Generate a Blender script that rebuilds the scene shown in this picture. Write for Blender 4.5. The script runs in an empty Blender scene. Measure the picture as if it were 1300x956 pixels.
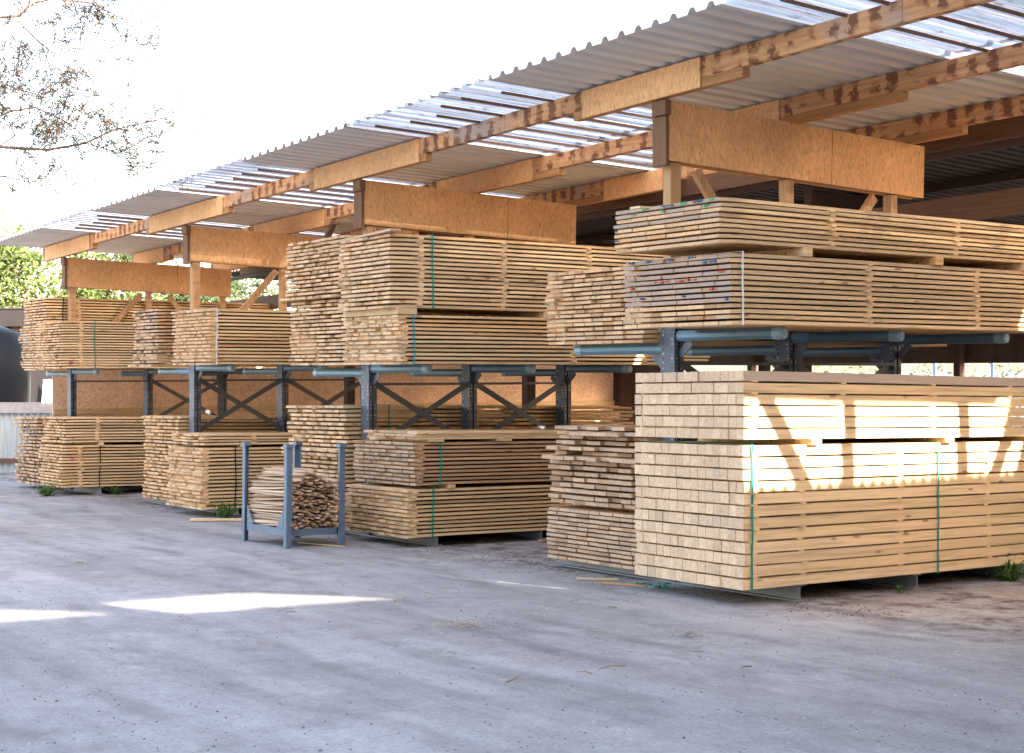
import bpy, math, random
from mathutils import Vector, Matrix, noise
random.seed(7)
R = math.radians
scene = bpy.context.scene
col = scene.collection

# ------------------------------------------------------------ camera
cam_d = bpy.data.cameras.new('camera'); cam = bpy.data.objects.new('camera', cam_d); col.objects.link(cam)
cam.location = (0, 0, 0); cam.rotation_euler = (R(90), 0, -math.atan2(.578, .816))
cam_d.sensor_width = 36; cam_d.lens = 36*1824/1300; cam_d.shift_y = -8/1300
cam_d.clip_start = .1; cam_d.clip_end = 3000
cam_d.dof.use_dof = True; cam_d.dof.focus_distance = 14.5; cam_d.dof.aperture_fstop = 9.0
scene.camera = cam
# ------------------------------------------------------------ sky, sun, exposure
SUN = Vector((.23, -1, .535)).normalized()
EL = math.asin(SUN.z)
world = bpy.data.worlds.new('World'); scene.world = world; world.use_nodes = True
wn = world.node_tree; wn.nodes.clear()
sky = wn.nodes.new('ShaderNodeTexSky'); sky.sky_type = 'NISHITA'; sky.sun_disc = False
sky.sun_elevation = EL; sky.sun_rotation = math.atan2(SUN.x, SUN.y)
sky.air_density = 1.0; sky.dust_density = 2.2; sky.ozone_density = 1.2
bg = wn.nodes.new('ShaderNodeBackground'); bg.inputs[1].default_value = .15
wo = wn.nodes.new('ShaderNodeOutputWorld')
wb = wn.nodes.new('ShaderNodeMix'); wb.data_type = 'RGBA'; wb.blend_type = 'MULTIPLY'; wb.inputs[0].default_value = 1
wb.inputs[7].default_value = (1.17, .985, .85, 1)      # camera white balance for shade
wn.links.new(sky.outputs[0], wb.inputs[6]); wn.links.new(wb.outputs[2], bg.inputs[0]); wn.links.new(bg.outputs[0], wo.inputs[0])
sd = bpy.data.lights.new('sun', 'SUN'); sd.energy = 3.6; sd.angle = R(.53); sd.color = (1, .9, .76)
so = bpy.data.objects.new('sun', sd); col.objects.link(so); so.rotation_euler = SUN.to_track_quat('Z', 'Y').to_euler()
scene.view_settings.view_transform = 'Standard'; scene.view_settings.look = 'None'
scene.view_settings.exposure = 2.95; scene.view_settings.gamma = 1
scene.view_settings.use_curve_mapping = False
scene.cycles.diffuse_bounces = 4

# ------------------------------------------------------------ helpers
def tag(o, label=None, cat=None, group=None, kind=None):
    if label: o['label'] = label
    if cat: o['category'] = cat
    if group: o['group'] = group
    if kind: o['kind'] = kind
    return o

def empty(name, loc, rot=(0, 0, 0)):
    o = bpy.data.objects.new(name, None); col.objects.link(o)
    o.location = loc; o.rotation_euler = rot; o.empty_display_size = .2
    return o

class MB:
    def __init__(s): s.v = []; s.f = []; s.m = []; s.t = []; s.w = []
    def face(s, idx, m=0, t=0., w=0.):
        s.f.append(idx); s.m.append(m); s.t.append(t); s.w.append(w)
    def box(s, x0, x1, y0, y1, z0, z1, m=0, t=0., w=0.):
        b = len(s.v)
        s.v += [(x, y, z) for z in (z0, z1) for y in (y0, y1) for x in (x0, x1)]
        for q in ((0, 2, 3, 1), (4, 5, 7, 6), (0, 1, 5, 4), (2, 6, 7, 3), (0, 4, 6, 2), (1, 3, 7, 5)):
            s.face([b+i for i in q], m, t, w)
    def bar(s, p, q, wy, wz, up=(0, 0, 1), m=0, t=0., taper=1.):
        """rectangular bar from p to q, wy across, wz along up"""
        p = Vector(p); q = Vector(q); d = (q-p).normalized(); u = Vector(up)
        a = d.cross(u)
        if a.length < 1e-4: a = d.cross(Vector((1, 0, 0)))
        a.normalize(); c = a.cross(d).normalized()
        b = len(s.v)
        for P, k in ((p, 1.), (q, taper)):
            for sa, sc in ((-1, -1), (1, -1), (1, 1), (-1, 1)):
                s.v.append(tuple(P + a*sa*wy/2*k + c*sc*wz/2*k))
        s.face([b+3, b+2, b+1, b], m, t); s.face([b+4, b+5, b+6, b+7], m, t)
        for i in range(4):
            j = (i+1) % 4; s.face([b+i, b+j, b+4+j, b+4+i], m, t)
    def tube(s, pts, rads, n=6, m=0, cap=True):
        base = len(s.v); N = len(pts)
        for i, p in enumerate(pts):
            p = Vector(p); d = (Vector(pts[min(i+1, N-1)]) - Vector(pts[max(i-1, 0)]))
            if d.length < 1e-7: d = Vector((0, 0, 1))
            d.normalize(); a = d.orthogonal().normalized() if i == 0 else (a_prev - d*a_prev.dot(d)).normalized()
            a_prev = a; c = d.cross(a)
            for k in range(n):
                an = 2*math.pi*k/n
                s.v.append(tuple(p + (a*math.cos(an)+c*math.sin(an))*rads[i]))
        for i in range(N-1):
            for k in range(n):
                k2 = (k+1) % n
                s.face([base+i*n+k, base+i*n+k2, base+(i+1)*n+k2, base+(i+1)*n+k], m)
        if cap:
            s.face([base+k for k in range(n)][::-1], m); s.face([base+(N-1)*n+k for k in range(n)], m)
    def build(s, name, mats, parent=None, smooth=False, loc=None, bevel=0):
        me = bpy.data.meshes.new(name); me.from_pydata(s.v, [], s.f)
        if not isinstance(mats, (list, tuple)): mats = [mats]
        for m in mats: me.materials.append(m)
        me.polygons.foreach_set('material_index', s.m)
        a = me.attributes.new('tint', 'FLOAT', 'FACE'); a.data.foreach_set('value', s.t)
        a = me.attributes.new('wear', 'FLOAT', 'FACE'); a.data.foreach_set('value', s.w)
        if smooth: me.polygons.foreach_set('use_smooth', [True]*len(s.f))
        me.update()
        o = bpy.data.objects.new(name, me); col.objects.link(o)
        if parent: o.parent = parent
        if loc is not None: o.location = loc
        if bevel:
            b = o.modifiers.new('bevel', 'BEVEL'); b.width = bevel; b.segments = 1; b.limit_method = 'ANGLE'
        return o

# ground plane: falls gently away from the camera and towards the shed, levelled far off
def ground_z(x, y):
    return -1.85 - .018*max(-15, min(y, 48)) - .019*max(-20, min(x, 30))
GT = (-.018, .019, 0)      # euler of things that stand on the sloping ground
# roof line (top of the girders)
def roof_z(x, y): return 2.84 - .0276*(x-10.07) - .021*(y-11.37)

# ------------------------------------------------------------ materials
class NT:
    def __init__(s, name):
        s.mat = bpy.data.materials.new(name); s.mat.use_nodes = True
        s.n = s.mat.node_tree.nodes; s.l = s.mat.node_tree.links
        s.p = s.n['Principled BSDF']; s.out = s.n['Material Output']
    def new(s, t, **k):
        o = s.n.new(t)
        for a, v in k.items(): setattr(o, a, v)
        return o
    def link(s, a, b): s.l.new(a, b)
    def coords(s, scale, kind='Object', rot=(0, 0, 0)):
        tc = s.new('ShaderNodeTexCoord'); mp = s.new('ShaderNodeMapping')
        mp.inputs['Scale'].default_value = scale; mp.inputs['Rotation'].default_value = rot
        s.link(tc.outputs[kind], mp.inputs[0]); return mp.outputs[0]
    def noise(s, vec, scale=1., detail=3., rough=.55):
        o = s.new('ShaderNodeTexNoise'); o.inputs['Scale'].default_value = scale
        o.inputs['Detail'].default_value = detail; o.inputs['Roughness'].default_value = rough
        if vec is not None: s.link(vec, o.inputs['Vector'])
        return o.outputs[0]
    def ramp(s, fac, stops, interp='LINEAR'):
        o = s.new('ShaderNodeValToRGB'); r = o.color_ramp; r.interpolation = interp
        while len(r.elements) < len(stops): r.elements.new(.5)
        for e, (p, c) in zip(r.elements, stops):
            e.position = p; e.color = (c[0], c[1], c[2], 1) if not isinstance(c, (int, float)) else (c, c, c, 1)
        s.link(fac, o.inputs[0]); return o.outputs[0]
    def mix(s, fac, a, b, mode='MIX'):
        o = s.new('ShaderNodeMix', data_type='RGBA', blend_type=mode)
        for v, i in ((fac, 0), (a, 6), (b, 7)):
            if isinstance(v, (int, float)): o.inputs[i].default_value = v if i == 0 else (v, v, v, 1)
            elif isinstance(v, tuple): o.inputs[i].default_value = (*v, 1)
            else: s.link(v, o.inputs[i])
        return o.outputs[2]
    def math(s, op, a, b=0.):
        o = s.new('ShaderNodeMath', operation=op)
        for v, i in ((a, 0), (b, 1)):
            if isinstance(v, (int, float)): o.inputs[i].default_value = v
            else: s.link(v, o.inputs[i])
        return o.outputs[0]
    def attr(s, name):
        o = s.new('ShaderNodeAttribute'); o.attribute_name = name; return o.outputs['Fac']
    def bump(s, h, strength=.3, dist=.01):
        o = s.new('ShaderNodeBump'); o.inputs['Strength'].default_value = strength
        o.inputs['Distance'].default_value = dist; s.link(h, o.inputs['Height'])
        s.link(o.outputs[0], s.p.inputs['Normal'])
    def done(s, colr=None, rough=.8, metal=0., spec=.3):
        if colr is not None:
            if isinstance(colr, tuple): s.p.inputs['Base Color'].default_value = (*colr, 1)
            else: s.link(colr, s.p.inputs['Base Color'])
        if isinstance(rough, (int, float)): s.p.inputs['Roughness'].default_value = rough
        else: s.link(rough, s.p.inputs['Roughness'])
        s.p.inputs['Metallic'].default_value = metal
        s.p.inputs['Specular IOR Level'].default_value = spec
        return s.mat

def sc(c, k): return tuple(min(1, v*k) for v in c)

def wood_side(name, base, grey=(.46, .37, .30), vary=.22, axis='X'):
    n = NT(name)
    t = n.attr('tint'); w = n.attr('wear')
    s = {'X': (1.2, 30, 30), 'Y': (30, 1.2, 30), 'Z': (30, 30, 1.2)}[axis]
    v = n.coords(s)
    add = n.new('ShaderNodeVectorMath', operation='ADD')
    cb = n.new('ShaderNodeCombineXYZ'); n.link(n.math('MULTIPLY', t, 37.), cb.inputs[0]); n.link(n.math('MULTIPLY', t, 91.), cb.inputs[1]); n.link(cb.outputs[0], add.inputs[1])
    n.link(v, add.inputs[0]); v = add.outputs[0]
    gr = n.noise(v, 1., 5, .6)
    c = n.ramp(t, [(0, sc(base, 1-vary)), (.45, base), (.8, sc((base[0], base[1]*1.02, base[2]*1.06), 1+vary*.5)), (1, sc((base[0]*1.02, base[1]*.86, base[2]*.7), .95))])
    c = n.mix(1., c, n.ramp(gr, [(.28, .66), (.5, 1.), (.75, 1.12)]), 'MULTIPLY')
    # broad stains along the boards
    st = n.noise(n.coords((.6, 3, 3)), 1.3, 3)
    c = n.mix(n.ramp(st, [(.60, 0.), (.78, .3)]), c, sc(grey, .95))
    # knots
    kv = {'X': (3.0, 11, 11), 'Y': (11, 3., 11), 'Z': (11, 11, 3.)}[axis]
    vo = n.new('ShaderNodeTexVoronoi'); vo.inputs['Scale'].default_value = 1.; n.link(n.coords(kv), vo.inputs['Vector'])
    sep = n.new('ShaderNodeSeparateColor'); n.link(vo.outputs['Color'], sep.inputs[0])
    k = n.math('MULTIPLY', n.ramp(vo.outputs['Distance'], [(.1, 1.), (.2, 0.)]), n.math('GREATER_THAN', sep.outputs[0], .55))
    c = n.mix(n.math('MULTIPLY', k, .75), c, (.2, .09, .04))
    c = n.mix(w, c, grey)
    n.bump(gr, .25, .004)
    return n.done(c, .78, spec=.25)

def wood_end(name, base, grey=(.38, .30, .25)):
    n = NT(name); t = n.attr('tint'); w = n.attr('wear')
    ns = n.noise(n.coords((9, 26, 26)), 1., 4, .65)
    wv = n.new('ShaderNodeTexWave', wave_type='RINGS', rings_direction='X'); wv.inputs['Scale'].default_value = 28
    wv.inputs['Distortion'].default_value = 5; n.link(n.coords((1, 1, 1)), wv.inputs[0])
    c = n.ramp(t, [(0, sc((base[0], base[1]*.9, base[2]*.8), .62)), (.3, sc(base, .88)), (.7, base), (.92, sc(base, 1.14)), (1, sc((base[0], base[1]*.8, base[2]*.6), .85))])
    c = n.mix(1., c, n.ramp(ns, [(.25, .7), (.55, 1.), (.8, 1.12)]), 'MULTIPLY')
    c = n.mix(.10, c, wv.outputs[0], 'MULTIPLY')
    c = n.mix(w, c, grey)
    return n.done(c, .88, spec=.15)

PINE = (.80, .575, .325); PINE2 = (.80, .55, .29); PINEOLD = (.58, .36, .20)
M = {}
M['fresh'] = (wood_side('pine_fresh', (.80, .575, .32)), wood_end('pine_fresh_end', (.79, .555, .36)))
M['pine'] = (wood_side('pine_boards', PINE), wood_end('pine_boards_end', (.78, .515, .315)))
M['warm'] = (wood_side('pine_warm', PINE2), wood_end('pine_warm_end', (.75, .475, .27)))
M['old'] = (wood_side('pine_aged', PINEOLD), wood_end('pine_aged_end', (.60, .41, .27), (.22, .19, .175)))
M['beam'] = wood_side('beam_timber', (.58, .30, .13), grey=(.36, .24, .17), axis='Y')
M['beamx'] = wood_side('beam_timber_along', (.58, .30, .13), grey=(.36, .24, .17), axis='X')
M['post'] = wood_side('post_timber', (.64, .38, .19), grey=(.42, .31, .23), axis='Z')
M['darkwood'] = wood_side('old_dark_timber', (.17, .095, .06), grey=(.12, .09, .075), axis='Y')
M['darkwoodx'] = wood_side('old_dark_timber_along', (.10, .06, .045), grey=(.09, .07, .06), axis='X')
M['endtimber'] = wood_side('girder_end_timber', (.27, .145, .08), grey=(.2, .15, .12), axis='Z')

def purlin_mat():
    n = NT('stained_purlin')
    gr = n.noise(n.coords((30, 1.2, 30)), 1., 5, .6)
    c = n.ramp(gr, [(.25, (.42, .20, .09)), (.55, (.62, .35, .17)), (.8, (.70, .44, .25))])
    gy = n.noise(n.coords((.3, .35, .3)), 1.7, 2)
    c = n.mix(n.ramp(gy, [(.56, 0.), (.64, .75)]), c, (.36, .33, .31))
    # rust-brown drip stains under the corrugation joints: every rib pitch along Y
    sx = n.new('ShaderNodeSeparateXYZ'); n.link(n.coords((1, 1, 1)), sx.inputs[0])
    wob = n.math('MULTIPLY', n.math('SUBTRACT', n.noise(n.coords((14, 14, 14)), 1., 5, .7), .5), .30)
    ph = n.math('PINGPONG', n.math('ADD', sx.outputs[1], wob), .125)
    st = n.ramp(ph, [(.045, 1.), (.075, 0.)])
    msk = n.ramp(n.noise(n.coords((5, 2.2, 5)), 1., 3), [(.44, 0.), (.54, 1.)])
    c = n.mix(n.math('MULTIPLY', n.math('MULTIPLY', st, msk), .85), c, (.15, .055, .03))
    n.bump(gr, .3, .004)
    return n.done(c, .8)
M['purlin'] = purlin_mat()

def osb_mat(name, base, vert=True, s=1.):
    n = NT(name)
    v = n.coords((55*s, 55*s, 13*s) if vert else (30*s, 30*s, 30*s))
    dist = n.new('ShaderNodeTexNoise'); dist.inputs['Scale'].default_value = 1.2; n.link(v, dist.inputs[0])
    mx = n.new('ShaderNodeMix', data_type='RGBA', blend_type='LINEAR_LIGHT'); mx.inputs[0].default_value = .5
    n.link(v, mx.inputs[6]); n.link(dist.outputs['Color'], mx.inputs[7])
    vo = n.new('ShaderNodeTexVoronoi'); n.link(mx.outputs[2], vo.inputs['Vector']); vo.inputs['Scale'].default_value = 1.
    sep = n.new('ShaderNodeSeparateColor'); n.link(vo.outputs['Color'], sep.inputs[0])
    c = n.ramp(sep.outputs[0], [(0, sc(base, .62)), (.07, sc(base, .88)), (.5, base), (.85, sc(base, 1.12)), (1, (base[0]*1.1, base[1]*1.25, base[2]*1.5))])
    big = n.noise(n.coords((1.2, 1.2, 1.2)), 1., 3)
    c = n.mix(1., c, n.ramp(big, [(.3, .82), (.7, 1.1)]), 'MULTIPLY')
    n.bump(sep.outputs[1], .15, .003)
    return n.done(c, .7, spec=.35)
M['osb'] = osb_mat('osb_board', (.80, .45, .205), True, 1.5)
M['osb_pale'] = osb_mat('osb_wall_board', (.80, .54, .36), False)

def sheet_mat():
    n = NT('grey_corrugated_sheet')
    ns = n.noise(n.coords((.5, 3.5, 1)), 1.2, 4)
    c = n.ramp(ns, [(.25, (.58, .59, .60)), (.55, (.70, .715, .73)), (.8, (.76, .78, .80))])
    return n.done(c, .55, .15, .4)
M['sheet'] = sheet_mat()
def trans_mat():
    n = NT('translucent_corrugated_sheet')
    ns = n.noise(n.coords((.22, 7, 1)), 1.4, 5, .75)
    sp = n.noise(n.coords((3, 9, 3)), 1.5, 5, .7)
    c = n.ramp(ns, [(.36, (.20, .19, .185)), (.5, (.42, .41, .42)), (.64, (.66, .66, .68))])
    c = n.mix(n.ramp(sp, [(.56, 0.), (.68, .8)]), c, (.16, .13, .10))
    tr = n.new('ShaderNodeBsdfTranslucent'); n.link(c, tr.inputs[0])
    df = n.new('ShaderNodeBsdfGlossy'); n.link(c, df.inputs[0]); df.inputs['Roughness'].default_value = .35
    tp = n.new('ShaderNodeBsdfTransparent')
    m1 = n.new('ShaderNodeMixShader'); m1.inputs[0].default_value = .12; n.link(tr.outputs[0], m1.inputs[1]); n.link(df.outputs[0], m1.inputs[2])
    m2 = n.new('ShaderNodeMixShader'); m2.inputs[0].default_value = .05; n.link(m1.outputs[0], m2.inputs[1]); n.link(tp.outputs[0], m2.inputs[2])
    n.link(m2.outputs[0], n.out.inputs[0]); return n.mat
M['trans'] = trans_mat()

def steel_mat(name, base, holes=False, rough=.5, rust=.3):
    n = NT(name)
    ns = n.noise(n.coords((4, 4, 4)), 2., 5, .7)
    c = n.ramp(ns, [(.3, sc(base, .8)), (.6, base), (.8, sc(base, 1.15))])
    c = n.mix(n.ramp(n.noise(n.coords((2, 2, 6)), 3., 5, .7), [(.58, 0.), (.72, rust)]), c, (.16, .085, .05))
    if holes:
        sx = n.new('ShaderNodeSeparateXYZ'); n.link(n.coords((1, 1, 1)), sx.inputs[0])
        z = n.math('SUBTRACT', n.math('PINGPONG', sx.outputs[2], .05), .025)
        hz = n.math('LESS_THAN', n.math('ABSOLUTE', z), .009)
        hx = n.math('LESS_THAN', n.math('ABSOLUTE', n.math('SUBTRACT', n.math('ABSOLUTE', sx.outputs[0]), .036)), .009)
        hy = n.math('LESS_THAN', n.math('ABSOLUTE', n.math('SUBTRACT', n.math('ABSOLUTE', sx.outputs[1]), .07)), .011)
        h = n.math('MULTIPLY', hz, n.math('MAXIMUM', hx, hy))
        c = n.mix(h, c, n.mix(n.math('GREATER_THAN', n.noise(n.coords((1, 1, 7)), 3., 0), .52), (.01, .01, .012), (.35, .37, .4)))
    return n.done(c, rough, .2, .45)
M['steel'] = steel_mat('rack_steel_dark', (.085, .10, .13), holes=True)
M['brace'] = steel_mat('rack_brace_steel', (.09, .10, .12))
M['arm'] = steel_mat('rack_arm_blue', (.10, .20, .27), rough=.42, rust=.25)
M['armend'] = steel_mat('rack_arm_end', (.26, .40, .48), rough=.45, rust=.1)
M['cage'] = steel_mat('cage_steel_blue', (.15, .205, .27), rough=.5, rust=.5)
M['galv'] = steel_mat('base_beam_steel', (.27, .27, .29), rust=.4)

def plain(name, c, rough=.6, metal=0., var=.15):
    n = NT(name); ns = n.noise(n.coords((3, 3, 3)), 3., 4)
    return n.done(n.ramp(ns, [(.3, sc(c, 1-var)), (.7, sc(c, 1+var))]), rough, metal)
M['strap_green'] = plain('strap_green', (.01, .26, .17), .35)
M['strap_white'] = plain('strap_white', (.75, .77, .8), .4)
M['strap_black'] = plain('strap_black', (.02, .02, .025), .4)
M['strap_blue'] = plain('strap_blue', (.03, .3, .42), .35)
M['p_red'] = plain('paint_mark_red', (.62, .10, .06), .6); M['p_green'] = plain('paint_mark_green', (.10, .45, .2), .6)
M['p_blue'] = plain('paint_mark_blue', (.02, .12, .30), .6); M['p_pink'] = plain('paint_mark_pink', (.85, .05, .2), .6)

def ground_mat():
    n = NT('dusty_yard_ground')
    a = n.noise(n.coords((.55, .22, .3), rot=(0, 0, R(-20))), 1., 6, .6)
    b = n.noise(n.coords((3, 3, 3)), 1., 6, .65)
    f = n.noise(n.coords((35, 35, 35)), 1., 5, .7)
    st = n.noise(n.coords((2.6, .35, 1), rot=(0, 0, R(-55))), 1., 5, .65)
    c = n.ramp(a, [(.3, (.25, .232, .228)), (.48, (.315, .297, .292)), (.68, (.39, .37, .365))])
    c = n.mix(1., c, n.ramp(b, [(.3, .82), (.5, 1.), (.75, 1.12)]), 'MULTIPLY')
    c = n.mix(.8, c, n.ramp(st, [(.32, .78), (.5, 1.), (.7, 1.12)]), 'MULTIPLY')
    c = n.mix(1., c, n.ramp(f, [(.3, .78), (.5, 1.), (.7, 1.15)]), 'MULTIPLY')
    # reddish brick dust strip near the shed and towards the right
    sx = n.new('ShaderNodeSeparateXYZ'); n.link(n.coords((1, 1, 1)), sx.inputs[0])
    near = n.new('ShaderNodeMapRange'); near.inputs[1].default_value = 6.5; near.inputs[2].default_value = 11.; n.link(sx.outputs[0], near.inputs[0])
    red = n.math('MULTIPLY', near.outputs[0], n.ramp(n.noise(n.coords((.5, .5, 1)), 1., 4), [(.4, .15), (.65, .75)]))
    c = n.mix(n.math('MULTIPLY', red, .55), c, n.mix(.5, c, (.33, .22, .18)))
    # dark bark litter close to the racks
    n2 = n.new('ShaderNodeMapRange'); n2.inputs[1].default_value = 9.1; n2.inputs[2].default_value = 10.2; n.link(sx.outputs[0], n2.inputs[0])
    lit = n.math('MULTIPLY', n2.outputs[0], n.ramp(n.noise(n.coords((2.5, 2.5, 2)), 1., 6, .75), [(.47, 0.), (.62, .85)]))
    c = n.mix(lit, c, (.075, .055, .045))
    # fine cracks, and two worn wheel tracks running along the shed
    vc = n.new('ShaderNodeTexVoronoi', feature='DISTANCE_TO_EDGE'); vc.inputs['Scale'].default_value = .75
    dn = n.new('ShaderNodeTexNoise'); dn.inputs['Scale'].default_value = 2.2; dn.inputs['Detail'].default_value = 5; n.link(n.coords((1, 1, 1)), dn.inputs[0])
    mv = n.new('ShaderNodeMix', data_type='RGBA', blend_type='LINEAR_LIGHT'); mv.inputs[0].default_value = .45; n.link(n.coords((1, 1, 1)), mv.inputs[6]); n.link(dn.outputs['Color'], mv.inputs[7]); n.link(mv.outputs[2], vc.inputs['Vector'])
    crk = n.math('MULTIPLY', n.ramp(vc.outputs['Distance'], [(.0, 1.), (.009, 0.)]), n.ramp(n.noise(n.coords((.35, .35, 1)), 1., 2), [(.54, 0.), (.60, .5)]))
    c = n.mix(crk, c, (.09, .08, .08))
    wob = n.math('MULTIPLY', n.noise(n.coords((.0, .16, 0)), 1., 1), 2.6)
    tx = n.math('PINGPONG', n.math('ADD', sx.outputs[0], wob), .85)
    trk = n.math('MULTIPLY', n.ramp(n.math('ABSOLUTE', n.math('SUBTRACT', tx, .4)), [(.05, 1.), (.16, 0.)]), n.ramp(n.noise(n.coords((.5, .3, 1)), 1.7, 5, .7), [(.42, 0.), (.62, .55)]))
    c = n.mix(trk, c, (.17, .155, .15))
    stn = n.ramp(n.noise(n.coords((1.1, 1.1, 1)), .9, 4, .6), [(.60, 0.), (.70, .6)])
    c = n.mix(n.math('MULTIPLY', stn, .5), c, (.19, .175, .172))
    du = n.ramp(n.noise(n.coords((.9, .5, 1), rot=(0, 0, .6)), 1.3, 7, .75), [(.54, 0.), (.66, .55)])
    c = n.mix(du, c, (.47, .44, .42))
    # pebbles and specks
    vo = n.new('ShaderNodeTexVoronoi'); vo.inputs['Scale'].default_value = 22; n.link(n.coords((1, 1, 1)), vo.inputs['Vector'])
    sep = n.new('ShaderNodeSeparateColor'); n.link(vo.outputs['Color'], sep.inputs[0])
    k = n.math('MULTIPLY', n.ramp(vo.outputs['Distance'], [(.12, 1.), (.3, 0.)]), n.math('GREATER_THAN', sep.outputs[0], .87))
    c = n.mix(n.math('MULTIPLY', k, .7), c, n.mix(sep.outputs[1], (.10, .09, .09), (.45, .43, .41)))
    h = n.math('ADD', n.math('MULTIPLY', f, .4), n.math('ADD', n.math('MULTIPLY', b, 1.2), n.math('MULTIPLY', k, .3)))
    n.bump(h, .5, .03)
    return n.done(c, .95, spec=.12)
M['ground'] = ground_mat()

# ------------------------------------------------------------ ground
def build_ground():
    m = MB()
    def axis(lo, hi, a, b, step):
        xs = [lo, lo*.5, a-30]; v = a
        while v <= b+1e-6: xs.append(v); v += step
        xs += [b+8, b+25, b+80, hi*.5, hi]
        return xs
    xs = axis(-1500, 1500, -4, 31, .35); ys = axis(-1500, 1500, -2, 49, .35)
    for y in ys:
        for x in xs:
            z = ground_z(x, y)
            if -4 <= x <= 31 and -2 <= y <= 49:
                z += .022*(noise.noise((x*.35, y*.35, 0))) + .012*noise.noise((x*1.3, y*1.3, 3))
            m.v.append((x, y, z))
    nx = len(xs)
    for j in range(len(ys)-1):
        for i in range(nx-1):
            m.face([j*nx+i, j*nx+i+1, (j+1)*nx+i+1, (j+1)*nx+i])
    return tag(m.build('yard_ground', M['ground'], smooth=True), kind='structure')
build_ground()

# ------------------------------------------------------------ storage shed: one building, its parts are children
RACKY = [4.89, 11.37, 17.85, 24.1, 30.8]        # near face of each girder; index 0 stands right of the frame
UX = [10.21, 11.93, 13.70]                      # rack uprights and posts
ARMZ = [(.3, .2), (.36, .23), (.02, -.04), (.04, -.02), (-.03, -.08)]     # near / far side arm height
shed = empty('storage_shed', (8.86, 3.3, ground_z(8.86, 3.3)))
tag(shed, 'open timber shed with corrugated roof and orange chipboard girders over the lumber racks', 'shed')
shed_inv = Matrix.Translation(-shed.location)
def in_shed(o):
    o.parent = shed; o.matrix_parent_inverse = shed_inv; return o

def corrugated(y0, y1, x0, x1, zf, pitch=.25, amp=.055, phase=0., nx=3):
    """trapezoid-rib sheet; ribs run along X"""
    m = MB(); prof = []
    k0 = math.floor((y0-phase)/pitch)-1; k = k0
    while True:
        b = phase+k*pitch
        for dy, h in ((0, 0), (.13, 0), (.155, .75), (.175, 1), (.205, 1), (.225, .75)):
            y = b+dy*pitch/.25
            if y0-1e-6 <= y <= y1+1e-6: prof.append((y, h*amp))
        if b > y1: break
        k += 1
    prof = [(y0, 0)]+[p for p in prof if p[0] > y0+.004 and p[0] < y1-.004]+[(y1, 0)]
    n = len(prof)
    for i in range(nx+1):
        x = x0+(x1-x0)*i/nx
        for y, h in prof: m.v.append((x, y, zf(x, y)+h))
    for i in range(nx):
        for j in range(n-1):
            m.face([i*n+j, (i+1)*n+j, (i+1)*n+j+1, i*n+j+1])
    return m

segs = [(2.9, 6.1, 0), (6.1, 9.31, 1), (9.31, 12.95, 0), (12.95, 16.15, 1), (16.15, 19.35, 0), (19.35, 22.6, 1), (22.6, 25.8, 0), (25.8, 28.7, 1), (28.7, 32.3, 0)]
for a, b, tr in segs:
    for r, (x0, x1) in enumerate(((8.86, 11.95), (11.85, 14.75))):
        dz = .322 + (.004 if r == 0 else 0) + (.006 if tr else 0)
        o = in_shed(corrugated(a-(.06 if tr else 0), b+(.06 if tr else 0), x0, x1, lambda x, y: roof_z(x, y)+dz).build('roof_sheet', M['trans'] if tr else M['sheet']))
        if tr: o['label'] = 'white translucent corrugated sheet'
        else:
            sm = o.modifiers.new('s', 'SOLIDIFY'); sm.thickness = .004; sm.offset = 1
    if tr:
        k = 0; y = a+.3
        while y < b-.2:
            st = 9.15+random.uniform(-.12, .25)
            m = MB(); m.bar((st, y, roof_z(st, y)+.3), (13.9, y+random.uniform(-.03, .03), roof_z(13.9, y)+.3), .022, .03)
            in_shed(m.build('batten', M['darkwood'])); y += .5 + random.uniform(-.03, .03)

m = MB(); m.bar((14.7, 9.9, roof_z(14.7, 9.9)+.17), (14.7, 32.1, roof_z(14.7, 32.1)+.17), .03, .29)
in_shed(m.build('rear_fascia', M['darkwood']))
# purlins with doubled timbers and chipboard cheeks over each girder
def pz(x, y, dz): return roof_z(x, y)+dz
PUR = [10.0, 12.03, 13.98]
for pi, px in enumerate(PUR):
    ys = [3.3, 8.2, 14.2, 20.9, 26.4, 32.1]
    for k in range(len(ys)-1):
        m = MB(); m.bar((px, ys[k]+.003, pz(px, ys[k], .205)), (px, ys[k+1], pz(px, ys[k+1], .205)), .10, .205)
        o = in_shed(m.build('purlin', M['purlin'], bevel=.006))
for g, gy in enumerate(RACKY):
    spans = {0: [(3.6, 6.2), (3.6, 6.2), (3.6, 6.2)], 1: [(10.15, 12.85), (9.87, 12.6), (10.6, 13)], 2: [(16.0, 19.3), (15.8, 19), (15.8, 18.6)],
             3: [(22.2, 25.9), (22.4, 25.6), (22.8, 25.3)], 4: [(28.8, 32.05), (29.8, 32), (29.4, 32)]}[g]
    osb = {0: [(4, 6), (4, 6), (4, 6)], 1: [(10.74, 12.66), (11.62, 12.6), None], 2: [(16.15, 19.1), (16.4, 18.9), (15.85, 17.2)],
           3: [(22.4, 25.7), (22.65, 25.5), (22.9, 25.2)], 4: [(29.0, 31.9), (30.1, 31.9), (29.5, 31.9)]}[g]
    for pi, px in enumerate(PUR):
        a, b = spans[pi]
        m = MB(); m.bar((px, a, pz(px, a, .052)), (px, b, pz(px, b, .052)), .10, .099)
        p = in_shed(m.build('purlin_splice', M['beam'], bevel=.006))
        if osb[pi]:
            a, b = osb[pi]; m = MB()
            m.bar((px-.062, a, pz(px, a, .155)), (px-.062, b, pz(px, b, .155)), .018, .305)
            in_shed(m.build('purlin_cheek', M['osb']))

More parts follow.
